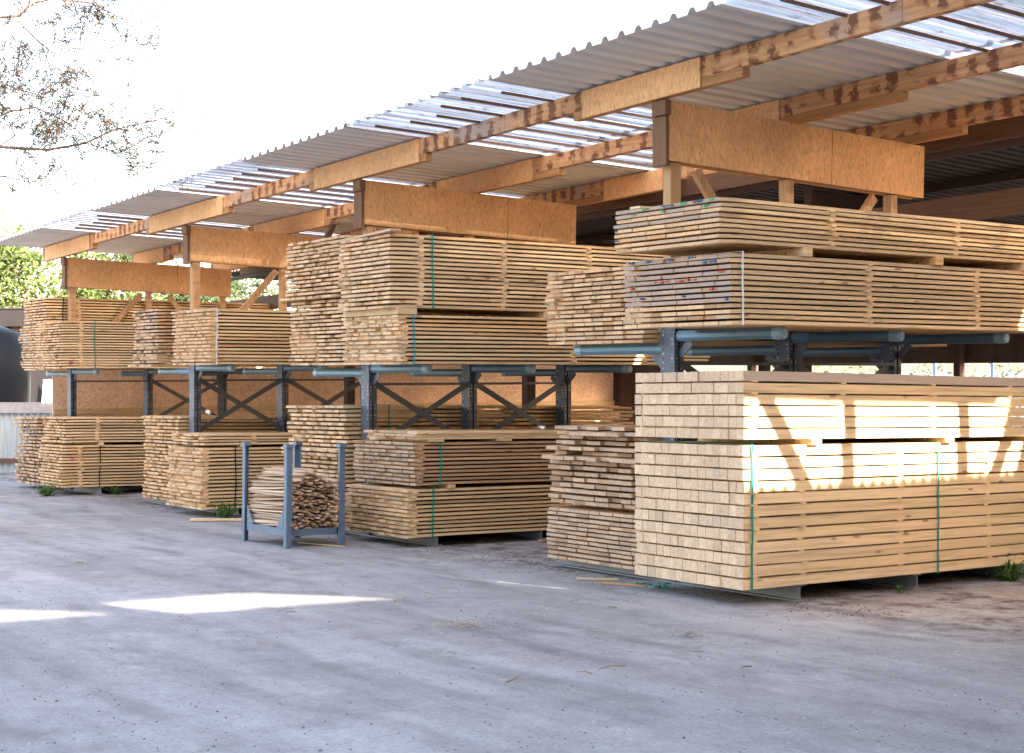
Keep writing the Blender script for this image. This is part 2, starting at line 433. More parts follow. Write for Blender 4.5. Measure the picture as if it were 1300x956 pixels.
for g, gy in enumerate(RACKY):
    x0, x1 = 10.07, (15.6 if g == 0 else (13.88 if g in (2, 4) else 14.2)); gh = .63
    def gz(x, d): return roof_z(x, gy)+d
    root = None
    m = MB()      # top chord
    m.bar((x0+.05, gy+.1, gz(x0+.05, -.052)), (x1-.02, gy+.1, gz(x1-.02, -.052)), .16, .10)
    root = in_shed(m.build('girder', M['beamx'], bevel=.005))
    def sub(mb, name, mat, bev=0):
        o = mb.build(name, mat, bevel=bev); o.parent = root; return o
    m = MB(); m.bar((x0+.05, gy+.1, gz(x0+.05, -gh+.055)), (x1-.02, gy+.1, gz(x1-.02, -gh+.055)), .16, .10); sub(m, 'bottom_chord', M['beamx'], .005)
    sx = x0+2.5
    for (a, b) in ((x0, sx-.005), (sx+.005, x1)):
        for yy in (gy+.009, gy+.191):
            m = MB(); m.bar((a, yy, gz(a, -gh/2-.002)), (b, yy, gz(b, -gh/2-.002)), .017, gh); sub(m, 'chipboard_panel', M['osb'])
    m = MB(); m.box(x0-.055, x0-.003, gy-.02, gy+.2, gz(x0, -gh-.06), gz(x0, -.17)); m.box(x0-.09, x0-.003, gy-.05, gy+.17, gz(x0, -.165), gz(x0, -.005)); sub(m, 'end_timber', M['endtimber'], .006)
    # posts on the rack uprights and raking braces
    pb = max(ARMZ[g])+.12
    for i, ux in enumerate(UX):
        m = MB(); w = .075 if i == 0 else (.06 if g else .08)
        m.box(ux-w, ux+w, gy+.04, gy+.165, pb, gz(ux, -gh-.006)); in_shed(m.build('post', M['post'], bevel=.006))
    zt = -gh-.06
    br = {0: [(10.75, 11.86, 1), (14.7, 13.76, 1)], 1: [(10.55, 11.85, 1), (13.4, 12.02, 1)], 2: [(10.5, 11.8, 1), (13.2, 12.0, 1)],
          3: [(11.8, 10.36, 1), (12.4, 13.6, 1)], 4: [(11.75, 10.36, 1), (12.4, 13.6, 1)]}[g]
    for xa, xb, _ in br:
        m = MB(); m.bar((xa, gy+.1, gz(xa, zt)), (xb, gy+.1, pb+.08), .07, .11 if g else .17); in_shed(m.build('brace', M['post'], bevel=.005))
# knee brace from the second purlin down to the girder line in bay three
m = MB(); m.bar((11.98, 22.3, pz(12, 22.3, .02)), (11.98, 23.4, pz(12, 23.4, -1.0)), .07, .1, up=(1, 0, 0)); in_shed(m.build('knee_brace', M['darkwood']))

# ------------------------------------------------------------ cantilever racks
def make_rack(g, label):
    gy = RACKY[g]; yc = gy+.1
    zg = ground_z(10.2, yc)
    root = empty('cantilever_rack', (UX[0], yc, zg)); tag(root, label, 'rack', 'double-sided cantilever racks under the shed roof')
    T = Matrix.Translation(-root.location)
    def part(mb, name, mat, parent=None, **k):
        o = mb.build(name, mat, **k); o.parent = parent or root
        if parent is None: o.matrix_parent_inverse = T
        return o
    zn, zf = ARMZ[g]; top = max(zn, zf)+.115
    for i, ux in enumerate(UX):
        z0 = ground_z(ux, yc)
        m = MB()      # two channels back to back, drawn at the local origin so the hole pattern is centred
        for s in (-1, 1):
            m.box(s*.062-.004, s*.062+.004, -.11, .11, 0, top-z0)                       # web
            for q in (-1, 1): m.box(min(s*.012, s*.058), max(s*.012, s*.058), q*.106-.004, q*.106+.004, 0, top-z0)
        for q in (-.6, 0, .6): m.box(-.03, .03, -.05, .05, (top-z0)*.5+q, (top-z0)*.5+q+.05)
        o = m.build('upright', M['steel']); o.parent = root; o.location = Vector((ux, yc, z0))-root.location
        # I-beam base under both sides
        m = MB(); L0, L1 = yc-1.83, yc+1.9
        for zz, w, hgt in ((.012, .14, .014), (.15, .14, .014)):
            m.bar((ux, L0, ground_z(ux, L0)+zz), (ux, L1, ground_z(ux, L1)+zz), w, hgt)
        m.bar((ux, L0, ground_z(ux, L0)+.081), (ux, L1, ground_z(ux, L1)+.081), .012, .126)
        part(m, 'base_beam', M['galv'])
        for side, zz, L in ((-1, zn, 1.60), (1, zf, 1.62)):
            a = yc+side*.115; b = yc+side*L
            m = MB(); n = 10; rr = []
            for t in range(n):
                an = 2*math.pi*(t+.5)/n; cx, cz = math.cos(an), math.sin(an)
                rr.append((.05*max(-1, min(1, cx*1.15)), .058*max(-1, min(1, cz*1.15))))
            base = len(m.v)
            for yy in (a, b):
                for (dx, dz) in rr: m.v.append((ux+dx, yy, zz+dz))
            for t in range(n):
                t2 = (t+1) % n; m.face([base+t, base+t2, base+n+t2, base+n+t])
            m.face([base+t for t in range(n)]); m.face([base+n+t for t in range(n)])
            arm = part(m, 'arm', M['arm'])
            m = MB(); base = 0
            for yy, k in ((b-side*.10, 1.06), (b+side*.01, 1.06), (b+side*.035, .8)):
                for (dx, dz) in rr: m.v.append((ux+dx*k, yy, zz+dz*k))
            for r_ in range(2):
                for t in range(n):
                    t2 = (t+1) % n; m.face([r_*n+t, r_*n+t2, (r_+1)*n+t2, (r_+1)*n+t])
            m.face([2*n+t for t in range(n)])
            part(m, 'arm_cap', M['armend'], parent=arm)
            m = MB(); m.bar((ux, yc+side*.12, zz-.2), (ux, yc+side*.30, zz-.06), .012, .09); part(m, 'gusset', M['brace'], parent=arm)
    for i in range(len(UX)-1):
        a, b = UX[i]+.06, UX[i+1]-.06; zt, zb = min(zn, zf)-.16, min(zn, zf)-1.05
        m = MB(); m.bar((a, yc-.1, zt), (b, yc-.1, zt), .03, .035); part(m, 'tie_bar', M['brace'])
        if g == 4 and i == 0: continue
        for (p, q, dy) in (((a, zt), (b, zb), -.085), ((a, zb), (b, zt), -.06)):
            m = MB(); m.bar((p[0], yc+dy, p[1]), (q[0], yc+dy, q[1]), .012, .085); part(m, 'cross_brace', M['brace'])
    return root
rl = ['steel cantilever rack standing just right of the frame', 'dark steel rack with blue arms under the nearest and largest stacks at the right',
      'dark steel rack with blue arms behind the small blue stick cage, second from the right',
      'dark steel rack with cross braces between the middle-left stacks, left of the stick cage',
      'dark steel rack under the farthest stacks at the left end of the shed']
for g in range(5): make_rack(g, rl[g])

# ------------------------------------------------------------ lumber packs
def pack(label, X0, L, Y0, Y1, zb, zt, rows, bw, wood='pine', ground=False, gap=.4, stag=.03, seed=1, tv=1., wend=1., wside=.2,
         straps=(), stick=(.12, 1.35, 2.6, 3.9), wear_rows=(), wear=.0, marks=(), group='strapped packs of sawn boards', toprow=None, bigstag=(), name='lumber_pack', droop=1.):
    rnd = random.Random(seed)
    rot = GT if ground else (0, 0, 0)
    root = empty(name, (X0, Y0, zb), rot); tag(root, label, 'lumber stack', group)
    W = Y1-Y0; H = zt-zb; pitch = H/(rows-gap); th = pitch*(1-gap); n = max(2, round(W/bw)); bwid = W/n
    ms, me_ = M[wood]; nseg = 5
    rowshift = 0
    for r in range(rows):
        m = MB(); z0 = r*pitch; jz = rnd.uniform(-.0015, .0015)
        rowshift = .6*rowshift + rnd.gauss(0, stag*.5)
        rs = rowshift + (rnd.uniform(-.16, -.05) if r in bigstag else 0)
        cnt = n; drp = rnd.uniform(.2, 1)*min(.014, pitch*.2)*droop*(1 if r > 0 else 1.2)
        yo = rnd.gauss(0, .008); wr = wear + (.75 if r in wear_rows else 0)
        edges = [Y0*0 + bwid*i for i in range(cnt+1)]
        for i in range(1, cnt): edges[i] += rnd.uniform(-.12, .12)*bwid*(0.4 if tv < 1 else 1)
        for i in range(cnt):
            q_ = .6 if tv < 1 else 1.; y0 = edges[i]+rnd.uniform(.0015, .004)*q_+yo*q_; y1 = edges[i+1]-rnd.uniform(.0015, .004)*q_+yo*q_
            xs = rs+abs(rnd.gauss(0, stag*(.5 if tv < 1 else 1))); xe = L+rnd.gauss(0, .05)
            t_ = .55+(rnd.random()-.55)*tv; w_ = min(1, max(0, wr*rnd.uniform(.7, 1.2)+(rnd.random() < .04)*.35))
            tth = th*rnd.uniform(.95, 1.0); zz = z0+jz
            b = len(m.v)
            for s in range(nseg+1):
                u = s/nseg; u = u*u
                x = xs+(xe-xs)*u
                d = 0
                if x < .35: d = -drp*((.35-x)/.35)**2
                if x > .1: d += .002*math.sin(x*1.7+r+i)
                for (yy, z) in ((y0, zz), (y1, zz), (y1, zz+tth), (y0, zz+tth)): m.v.append((x, yy, z+d))
            m.face([b+0, b+3, b+2, b+1], 1, t_, w_*wend)
            e = b+nseg*4; m.face([e, e+1, e+2, e+3], 1, t_, w_)
            for s in range(nseg):
                q = b+s*4
                for k in range(4):
                    k2 = (k+1) % 4; m.face([q+k, q+k2, q+4+k2, q+4+k], 0, t_, w_*wside)
        lay = m.build('board_layer', [ms, me_], root)
        if r < rows-1:
            gp = pitch-th
            for sx_ in stick:
                m = MB(); x = sx_+rnd.gauss(0, .014)
                m.box(x-.035, x+.035, -.012+rnd.gauss(0, .008), W+.012, z0+th-.001, z0+pitch+.0005, 0, rnd.random(), .1)
                m.build('spacer', [ms], lay)
    for (sx_, colr) in straps:
        m = MB(); w = .011; off = .014
        pts = []
        ns = 10
        for k in range(ns+1): pts.append((sx_+(.003 if seed < 20 else .008)*math.sin(k*.6+seed), -off-.003*math.sin(k*2.), -.012+(H+.024)*k/ns))
        for p, q in zip(pts[:-1], pts[1:]): m.bar(p, q, .004, w*2, up=(1, 0, 0))
        p = pts[-1]; m.bar(p, (sx_, W+off, H+.012), w*2, .004); m.bar((sx_, W+off, H+.012), (sx_, W+off, -.012), .004, w*2, up=(1, 0, 0)); m.bar((sx_, W+off, -.012), pts[0], w*2, .004)
        m.build('strap', M['strap_'+colr], root)
    # spray-paint marks on board ends: (u across 0..1, row, length, colour) ; on the long face: ('f', x, row, len, colour)
    for mk in marks:
        m = MB()
        if mk[0] == 'f':
            _, x, r, l, c = mk; z0 = r*pitch
            m.box(x, x+l, -.006, .004, z0+th*.1, z0+th*.85)
        else:
            u, r, l, c = mk; z0 = r*pitch; k = 3
            for q in range(k):
                y = u*W+q*l/k; xx = -.03
                m.box(-.012, .02, y, y+l/k*rnd.uniform(.35, .75), z0+th*rnd.uniform(.1, .45), z0+th*rnd.uniform(.5, .85))
        m.build('paint_mark', M['p_'+c], root)
    return root

def bearers(what, X0, L, Y0, Y1, z, h, ground=False, xs=(.55, 2.3, 4.1), mat='warm', w=.09, name='bearer_timber'):
    order = ['nearest the ends', 'second from the ends', 'third from the ends']
    for i, dx in enumerate(xs):
        root = MB(); root.box(-w/2, w/2, -.03, Y1-Y0+.02, 0, h, 0, random.random())
        o = root.build(name, [M[mat][0]], bevel=.004)
        z_ = z - (.019*dx if ground else 0)
        o.location = (X0+dx, Y0, z_); o.rotation_euler = GT if ground else (0, 0, 0)
        tag(o, f'square timber bearer {what}, {order[i]}', 'bearer', 'timber bearers between packs')

GRP = 'strapped packs of sawn boards'
# --- rack one, near side: squared beams below, boards above
pack('tall pack of fresh squared beams resting on the ground at the right', 9.42, 5.0, 9.60, 11.15, -2.035, -.70, 12, .103, 'fresh', True, .13, .012, 11,
     straps=((.10, 'green'), (2.78, 'green')), stick=(.14, .78, 2.2, 3.6), droop=0., tv=.6)
bearers('between the squared beam packs', 9.42, 5, 9.60, 11.15, -.70, .055, True, (.95, 2.95, 4.4), 'warm', .14)
pack('sunlit pack of fresh squared beams with a greyed top course, upper of two', 9.42, 5.0, 9.60, 11.15, -.642, -.0, 6, .103, 'fresh', True, .13, .012, 12,
     wear_rows=(5,), wend=.15, wside=1., stick=(.14, 1.35, 2.7, 4.0), droop=0., tv=.6)
bm = [(.30, 12, .12, 'blue'), (.52, 12, .1, 'blue'), (.72, 12, .09, 'blue'), (.12, 11, .2, 'blue'), (.9, 12, .08, 'blue'), (.3, 8, .3, 'red'), (.55, 8, .28, 'red'), (.9, 7, .05, 'red'), (.4, 5, .05, 'blue'), (.8, 5, .06, 'blue'), (.02, 4, .04, 'blue'), (.05, 9, .1, 'red'), (.15, 6, .05, 'red')]
pack('thick boards with grey ends, red and blue marks and a white strap', 9.25, 5.3, 9.60, 11.12, .43, 1.085, 13, .2, 'warm', False, .33, .012, 13,
     straps=((.15, 'white'),), stick=(1.9, 3.6), wear_rows=(4, 5, 6, 7, 8, 9, 10, 11, 12), marks=bm)
bearers('under the topmost green marked boards', 9.2, 5, 9.60, 11.1, 1.087, .085, False, (1.05, 3.0, 4.5), 'warm', .13)
bm = [(.05, 8, .06, 'green'), (.15, 8, .08, 'blue'), (.3, 8, .1, 'green'), (.42, 8, .18, 'blue'), (.66, 8, .1, 'green'), (.1, 7, .06, 'green'), (.5, 7, .07, 'green'), (.78, 7, .05, 'green'), (.97, 4, .04, 'blue'), (.95, 2, .06, 'blue'), (.2, 8, .05, 'red')]
pack('topmost boards with blue and green painted ends below the largest chipboard girder', 9.11, 5.4, 9.60, 11.1, 1.175, 1.585, 9, .26, 'warm', False, .33, .01, 14,
     stick=(1.5, 3.4), wear_rows=(7, 8, 5), marks=bm)
o = MB(); o.box(0, 2.2, 0, .15, 0, .022, 0, .4); o = o.build('loose_board', [M['pine'][0]]); o.location = (9.15, 10.75, 1.588); o.rotation_euler = (0, 0, .02)
tag(o, 'loose pale board lying on the topmost nearest boards beside the front post', 'board')
# --- rack one, far side
pack('boards with uneven pale ends, left of the red and blue marked boards', 9.96, 5.0, 11.66, 13.37, .30, 1.13, 17, .17, 'warm', False, .33, .03, 21,
     stick=(.28, 2.3), marks=[(.98, 9, .05, 'green'), (.9, 9, .04, 'green'), (.1, 11, .03, 'green'), (.45, 10, .04, 'green'), (.1, 8, .05, 'red'), (.85, 6, .04, 'red')])
pack('lowest brown board pack directly left of the squared beams', 9.97, 5.0, 11.66, 13.37, -2.13, -1.55, 12, .2, 'old', True, .33, .012, 22, stick=(.6, 2.3))
bearers('between the brown packs beside the squared beams', 9.97, 5, 11.66, 13.37, -1.55, .05, True, (.45, 2.3, 4.1), 'old', .1)
pack('middle pack of brown boards with ragged ends, left of the squared beams', 9.97, 5.0, 11.66, 13.37, -1.495, -.93, 9, .22, 'old', True, .36, .035, 23, stick=(.8, 2.3), bigstag=(8,))
pack('loose top pack of pale boards pushed out unevenly, left of the squared beams', 9.9, 4.6, 11.66, 13.2, -.925, -.60, 6, .22, 'old', True, .33, .08, 24, stick=(.6, 2.3), bigstag=(1, 4), name='loose_lumber_pack')
# --- rack two
pack('thin boards with a blue strap on the middle arms, under the tall pack', 9.57, 5.5, 16.08, 17.60, .085, .725, 12, .15, 'pine', False, .4, .025, 31, straps=((.24, 'blue'),), stick=(.1, 2.9, 4.2))
bearers('under the tall green strapped pack', 9.5, 5, 16.08, 17.5, .727, .085, False, (.2, 2.6, 4.2), 'pine', .3)
pack('tall upper pack of pale thin boards with a green strap below the second chipboard girder', 9.44, 5.8, 16.08, 17.45, .82, 1.775, 17, .15, 'pine', False, .38, .02, 32, straps=((.66, 'green'),), stick=(.49, 1.82, 3.3))
o = MB(); o.box(0, .16, 0, 2.2, 0, .035, 0, .9, .5); o = o.build('loose_board', [M['old'][0]], bevel=.003); o.location = (9.35, 15.9, 1.782); tag(o, 'grey loose board lying across the front top of the tall pale pack', 'board')
o.rotation_euler = (0, 0, R(-8))
pack('short pale pack directly left of the tall green strapped pack, upper of two', 9.82, 5.0, 18.06, 19.85, 1.125, 1.93, 14, .16, 'pine', False, .38, .04, 33, stick=(.5, 2.3))
pack('pale boards directly left of the blue strapped pack, on the far arms', 9.90, 5.0, 18.06, 19.85, .085, 1.09, 18, .16, 'pine', False, .38, .03, 34, stick=(.5, 2.3), bigstag=(17,))
pack('bottom green strapped board pack on the ground right of the stick cage', 9.70, 5.1, 16.08, 17.75, -2.185, -1.56, 12, .15, 'warm', True, .4, .02, 35, straps=((.40, 'green'),), stick=(.12, 2.6, 4.1))
bearers('in the ground stack right of the stick cage', 9.78, 5, 16.08, 17.7, -1.56, .05, True, (.62, 2.6, 4.1), 'warm', .1)
pack('brown ended board pack right of the stick cage, second from the ground', 9.80, 5.1, 16.08, 17.7, -1.505, -.945, 11, .15, 'old', True, .4, .02, 36, straps=((.42, 'green'),), stick=(.12, 2.5, 4.1), wear=.15)
bearers('under the long planks right of the cage', 9.85, 5, 16.08, 17.6, -.942, .03, True, (.3, 1.4, 3.4), 'pine', .25)
pack('layer of long wide planks topping the ground stack right of the stick cage', 9.80, 5.3, 16.05, 17.4, -.908, -.80, 3, .25, 'warm', True, .1, .06, 37, stick=(), wear=.25, droop=.3)
pack('tall pale ground stack directly behind the stick cage with a green strap', 9.86, 5.4, 18.1, 19.9, -2.22, -.50, 28, .16, 'pine', True, .4, .035, 38, straps=((.75, 'green'),), stick=(.5, 2.3, 4), bigstag=(17, 16, 9))
# --- rack three
pack('white strapped boards with two green end marks on the left arms', 9.68, 5.3, 22.36, 23.98, .10, 1.02, 16, .16, 'warm', False, .4, .02, 41, straps=((.13, 'white'),), stick=(.12, 2.3, 4), marks=[(.45, 14, .12, 'green'), (.1, 14, .12, 'green')])
pack('ragged ended boards directly left of the white strapped pack with green marks', 9.79, 5.2, 24.95, 26.15, .08, 1.12, 17, .16, 'old', False, .4, .03, 42, stick=(2.3, 4), marks=[('f', .3, 4, .05, 'pink'), ('f', .3, 5, .05, 'pink'), (.6, 8, .05, 'green')], bigstag=(0,))
pack('black strapped ground pack with pink marks directly left of the stick cage', 9.52, 5.2, 22.36, 23.85, -2.30, -1.285, 17, .16, 'warm', True, .4, .03, 43, straps=((.62, 'black'),), stick=(.1, 2.3, 4), marks=[('f', .0, 3, .05, 'pink'), ('f', .0, 4, .05, 'pink')])
bearers('under the planks left of the cage', 9.7, 5, 22.36, 23.8, -1.283, .04, True, (.6, 2.4, 4.1), 'warm', .1)
pack('thin pack of planks topping the ground stack left of the stick cage', 9.60, 5.2, 22.36, 23.85, -1.24, -1.06, 4, .2, 'warm', True, .35, .07, 44, stick=(.9, 2.3, 4), marks=[(.05, 3, .08, 'pink'), (.7, 3, .08, 'pink')])
pack('tall ragged ground stack directly left of the pink marked black strapped pack', 9.98, 5.4, 24.45, 26.15, -2.36, -.82, 24, .16, 'warm', True, .4, .03, 45, stick=(.35, 2.3, 4), bigstag=(23,))
pack('short heap of boards up under the dark rear roof behind the left girder', 12.15, 2.2, 18.9, 20.3, 1.15, 1.62, 9, .15, 'old', False, .4, .08, 46, stick=(.6,), name='loose_lumber_pack')
# --- rack four
pack('green strapped boards with one pink mark on the farthest arms at left', 9.36, 5.5, 29.03, 30.7, .045, 1.0, 18, .16, 'warm', False, .4, .035, 51, straps=((.7, 'green'),), stick=(.42, 2.3, 4), marks=[('f', .18, 2, .08, 'pink')])
pack('lower pack of boards on the far arms of the farthest rack', 9.6, 5.3, 31.05, 32.6, -.0, .98, 18, .16, 'warm', False, .4, .035, 52, stick=(.75, 2.3, 4))
bearers('under the highest pack at left', 9.7, 5, 31.05, 32.6, .982, .06, False, (.55, 2.4, 4.1), 'warm', .1)
pack('highest pack of boards at the left end, behind the orange front post', 9.66, 5.3, 31.05, 32.6, 1.045, 1.57, 9, .16, 'warm', False, .4, .02, 53, straps=((.4, 'black'),), stick=(.75, 2.3, 4))
pack('ground pack of boards with a black strap at the far left end', 9.36, 5.3, 29.03, 30.5, -2.38, -1.53, 14, .16, 'warm', True, .4, .03, 54, straps=((.8, 'black'),), stick=(.4, 2.3, 4), marks=[('f', .2, 9, .06, 'pink')])
bearers('between the far left ground packs', 9.4, 5, 29.03, 30.5, -1.53, .06, True, (.8, 2.6, 4.3), 'warm', .1)
pack('upper ground pack of boards at the far left end below the steel upright', 9.42, 5.3, 29.03, 30.55, -1.465, -.95, 9, .16, 'warm', True, .4, .04, 55, stick=(.7, 2.3, 4), bigstag=(8,))
pack('leftmost ground stack of boards beside the corrugated fence', 9.55, 5.3, 31.1, 32.8, -2.47, -1.0, 20, .16, 'old', True, .4, .04, 56, stick=(.5, 2.3, 4), bigstag=(18, 19, 17))
# --- rack zero, right of the frame: its low stacks
pack('pack of boards just outside the frame on the right', 9.5, 5.2, 3.2, 4.75, .36, .62, 5, .16, 'warm', False, .4, .02, 61, stick=(1.,))
pack('ground pack of beams just outside the frame on the right', 9.6, 5.2, 3.2, 4.75, -1.98, -.9, 10, .16, 'warm', True, .2, .02, 62, stick=(1.,))
pack('far side ground pack of boards just outside the frame on the right', 9.7, 5.2, 5.2, 6.8, -2.0, -1.3, 10, .16, 'warm', True, .4, .02, 63, stick=(1.,))

# ------------------------------------------------------------ steel stick cage with sticks
CX, CY = 8.36, 16.86; CW, CL, CH = .86, 1.36, 1.30; cz = ground_z(CX, CY)
cage = empty('steel_stillage', (CX, CY, cz), GT); tag(cage, 'blue-grey steel stillage cage with four corner posts holding thin sticks', 'stillage')
for ix in (0, 1):
    for iy in (0, 1):
        m = MB(); x, y = ix*CW, iy*CL; sx_, sy_ = (1 if ix == 0 else -1), (1 if iy == 0 else -1)
        w = .085
        m.box(min(x, x+sx_*w), max(x, x+sx_*w), min(y, y+sy_*.012), max(y, y+sy_*.012), 0, CH)
        m.box(min(x, x+sx_*.012), max(x, x+sx_*.012), min(y+sy_*.0125, y+sy_*w), max(y+sy_*.0125, y+sy_*w), 0, CH)
        m.box(min(x+sx_*w, x+sx_*(w-.012)), max(x+sx_*w, x+sx_*(w-.012)), min(y+sy_*.0125, y+sy_*.04), max(y+sy_*.0125, y+sy_*.04), 0, CH)
        p = m.build('corner_post', M['cage'], cage, bevel=.003)
        m = MB(); m.box(x-.012 if ix == 0 else x-w-.005, x+w+.005 if ix == 0 else x+.012, y-.012 if iy == 0 else y-w-.005, y+w+.005 if iy == 0 else y+.012, CH+.001, CH+.05)
        m.build('post_cap', M['cage'], p)
for (p, q, n_) in (((.05, .11, .20), (.05, CL-.11, .20), 'side_rail'), ((CW-.05, .11, .20), (CW-.05, CL-.11, .20), 'side_rail')):
    m = MB(); m.bar(p, q, .05, .09); m.build(n_, M['cage'], cage)
for y in (.05, CL-.05):
    m = MB(); m.bar((.11, y, .20), (CW-.11, y, .20), .05, .09); m.build('end_rail', M['cage'], cage)
for k in range(4):
    m = MB(); m.bar((.08, .3+k*.25, .222), (CW-.08, .3+k*.25, .222), .06, .03); m.build('floor_bar', M['cage'], cage)
for y in (CL-.13, .13):
    m = MB(); m.v += [(.02, y, .25), (.02, y+(-.2 if y > .5 else .2), .25), (.02, y, .5), (.03, y, .25), (.03, y+(-.2 if y > .5 else .2), .25), (.03, y, .5)]
    for f_ in ((0, 1, 2), (5, 4, 3), (0, 3, 4, 1), (1, 4, 5, 2), (2, 5, 3, 0)): m.face(list(f_))
    m.build('gusset', M['cage'], cage)
# sticks: individual, sharing a few meshes
rnd = random.Random(5); stick_me = []
for k in range(8):
    m = MB(); w, h = rnd.uniform(.022, .055), rnd.uniform(.014, .026); L = rnd.uniform(1.15, 1.32)
    b = 0; ns = 5; bow = rnd.uniform(-.015, .015); bo2 = rnd.uniform(-.02, .02); sk = rnd.uniform(-.02, .02)
    for s in range(ns+1):
        u = s/ns-.5
        for (a, c) in ((-w/2, -h/2), (w/2, -h/2), (w/2, h/2), (-w/2, h/2)):
            m.v.append((a+bow*(1-4*u*u)+sk*u, u*L, c*(1+.3*u)+bo2*(1-4*u*u)*.5))
    t_ = rnd.random()
    m.face([0, 1, 2, 3], 1, t_); e = ns*4; m.face([e+3, e+2, e+1, e], 1, t_)
    for s in range(ns):
        for k2 in range(4):
            q = s*4; m.face([q+k2, q+4+k2, q+4+(k2+1) % 4, q+(k2+1) % 4], 0, t_)
    wsd = wood_side('stick_wood_%d' % k, (.66+.08*math.sin(k*2), .47+.07*math.sin(k*2), .32+.05*math.sin(k*2)), axis='Y')
    o = m.build('stick', [wsd, M['old'][1] if k % 2 else M['warm'][1]]); stick_me.append(o.data); bpy.data.objects.remove(o)
Mc = Matrix.Translation((CX, CY, cz)) @ Matrix.Rotation(GT[1], 4, 'Y') @ Matrix.Rotation(GT[0], 4, 'X')
ncol, nrow = 13, 20
for j in range(nrow):
    for i in range(ncol):
        u = (i+.5)/ncol
        if j >= nrow-4 and not (.12+(j-nrow+4)*.05 < u < .82-(j-nrow+4)*.08): continue
        x = .06+u*(CW-.12)+rnd.gauss(0, .008); z = .262+j*.038+rnd.gauss(0, .006)
        fan = .05*math.sin(u*5+j*.3)
        o = bpy.data.objects.new('stick', stick_me[rnd.randrange(8)]); col.objects.link(o)
        tiltv = rnd.gauss(0, .022)+(.035 if u < .3 else 0); yaw = rnd.gauss(0, .018)
        o.matrix_world = Mc @ Matrix.Translation((x, CL/2-.02+rnd.gauss(0, .035), z)) @ Matrix.Rotation(yaw, 4, 'Z') @ Matrix.Rotation(-tiltv, 4, 'X') @ Matrix.Rotation(rnd.gauss(0, .35), 4, 'Y')
        tag(o, 'thin sawn wooden stick in the heap inside the blue steel cage', 'stick', 'thin sticks in the steel cage')

# ------------------------------------------------------------ rear shed, end wall
rs = empty('rear_shed', (15, 3, ground_z(15, 3))); tag(rs, 'dark old shed with rusty corrugated roof behind the racks', 'shed')
RT = Matrix.Translation(-rs.location)
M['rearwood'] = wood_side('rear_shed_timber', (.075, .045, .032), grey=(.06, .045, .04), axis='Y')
def rpart(mb, name, mat, **k):
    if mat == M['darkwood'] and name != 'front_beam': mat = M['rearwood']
    o = mb.build(name, mat, **k); o.parent = rs; o.matrix_parent_inverse = RT; return o
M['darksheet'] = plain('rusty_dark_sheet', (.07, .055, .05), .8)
def rz(x, y): return roof_z(15, y)+.17-.045*(x-15)
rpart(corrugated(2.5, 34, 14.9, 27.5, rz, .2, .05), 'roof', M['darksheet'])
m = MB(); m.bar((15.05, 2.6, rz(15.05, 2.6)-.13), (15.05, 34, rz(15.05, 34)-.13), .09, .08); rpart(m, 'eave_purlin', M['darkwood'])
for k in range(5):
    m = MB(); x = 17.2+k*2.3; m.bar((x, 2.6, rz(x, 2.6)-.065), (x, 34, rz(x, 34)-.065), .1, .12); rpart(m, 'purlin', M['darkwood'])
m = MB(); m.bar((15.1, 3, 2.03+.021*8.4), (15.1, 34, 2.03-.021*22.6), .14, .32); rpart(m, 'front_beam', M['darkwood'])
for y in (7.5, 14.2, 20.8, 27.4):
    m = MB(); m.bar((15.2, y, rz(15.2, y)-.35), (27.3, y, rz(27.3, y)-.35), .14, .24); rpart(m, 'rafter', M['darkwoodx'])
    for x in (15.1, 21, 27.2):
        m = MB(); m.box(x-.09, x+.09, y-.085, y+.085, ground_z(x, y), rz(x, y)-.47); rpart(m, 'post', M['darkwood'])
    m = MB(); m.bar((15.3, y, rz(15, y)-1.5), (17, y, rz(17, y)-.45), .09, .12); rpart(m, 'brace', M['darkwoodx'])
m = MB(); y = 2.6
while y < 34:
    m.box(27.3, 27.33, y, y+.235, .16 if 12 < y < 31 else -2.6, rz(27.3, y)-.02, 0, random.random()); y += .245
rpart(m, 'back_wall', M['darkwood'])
# some dark stored timber inside the rear shed, seen between the racks
for (x, y, w, l, z0, h, lab) in ((17.5, 21.3, 1.3, 4, 0, 1.35, 'dim stack of boards inside the dark rear shed, behind the middle rack'), (18, 27.2, 1.2, 4.5, 0, 1.8, 'dim stack of boards inside the dark rear shed, behind the left rack')):
    gz_ = ground_z(x, y)+.1
    pack(lab, x, l, y, y+w, gz_, gz_+h, 14, .16, 'old', True, .35, .03, int(x*10), stick=(.4, 2.), group='stacks in the rear shed')
# chipboard end wall
ew = empty('end_wall', (10.5, 33.3, ground_z(10.5, 33.3))); tag(ew, 'chipboard end wall panel closing the far left end behind the racks', 'wall')
for k in range(7):
    x0 = 10.55+k*2.5
    m = MB(); m.box(x0-10.5, x0+2.494-10.5, 0, .02, .3-.05*k, 3.35)
    m.build('chipboard_panel', M['osb_pale'], ew)
m = MB(); m.box(.05, 17.5, -.06, -.003, 1.62, 1.75); m.build('rail', M['fresh'][0], ew)
for k in range(8):
    m = MB(); m.box(.1+k*2.4, .2+k*2.4, .021, .12, 0, 3.3); m.build('stud', M['post'], ew)
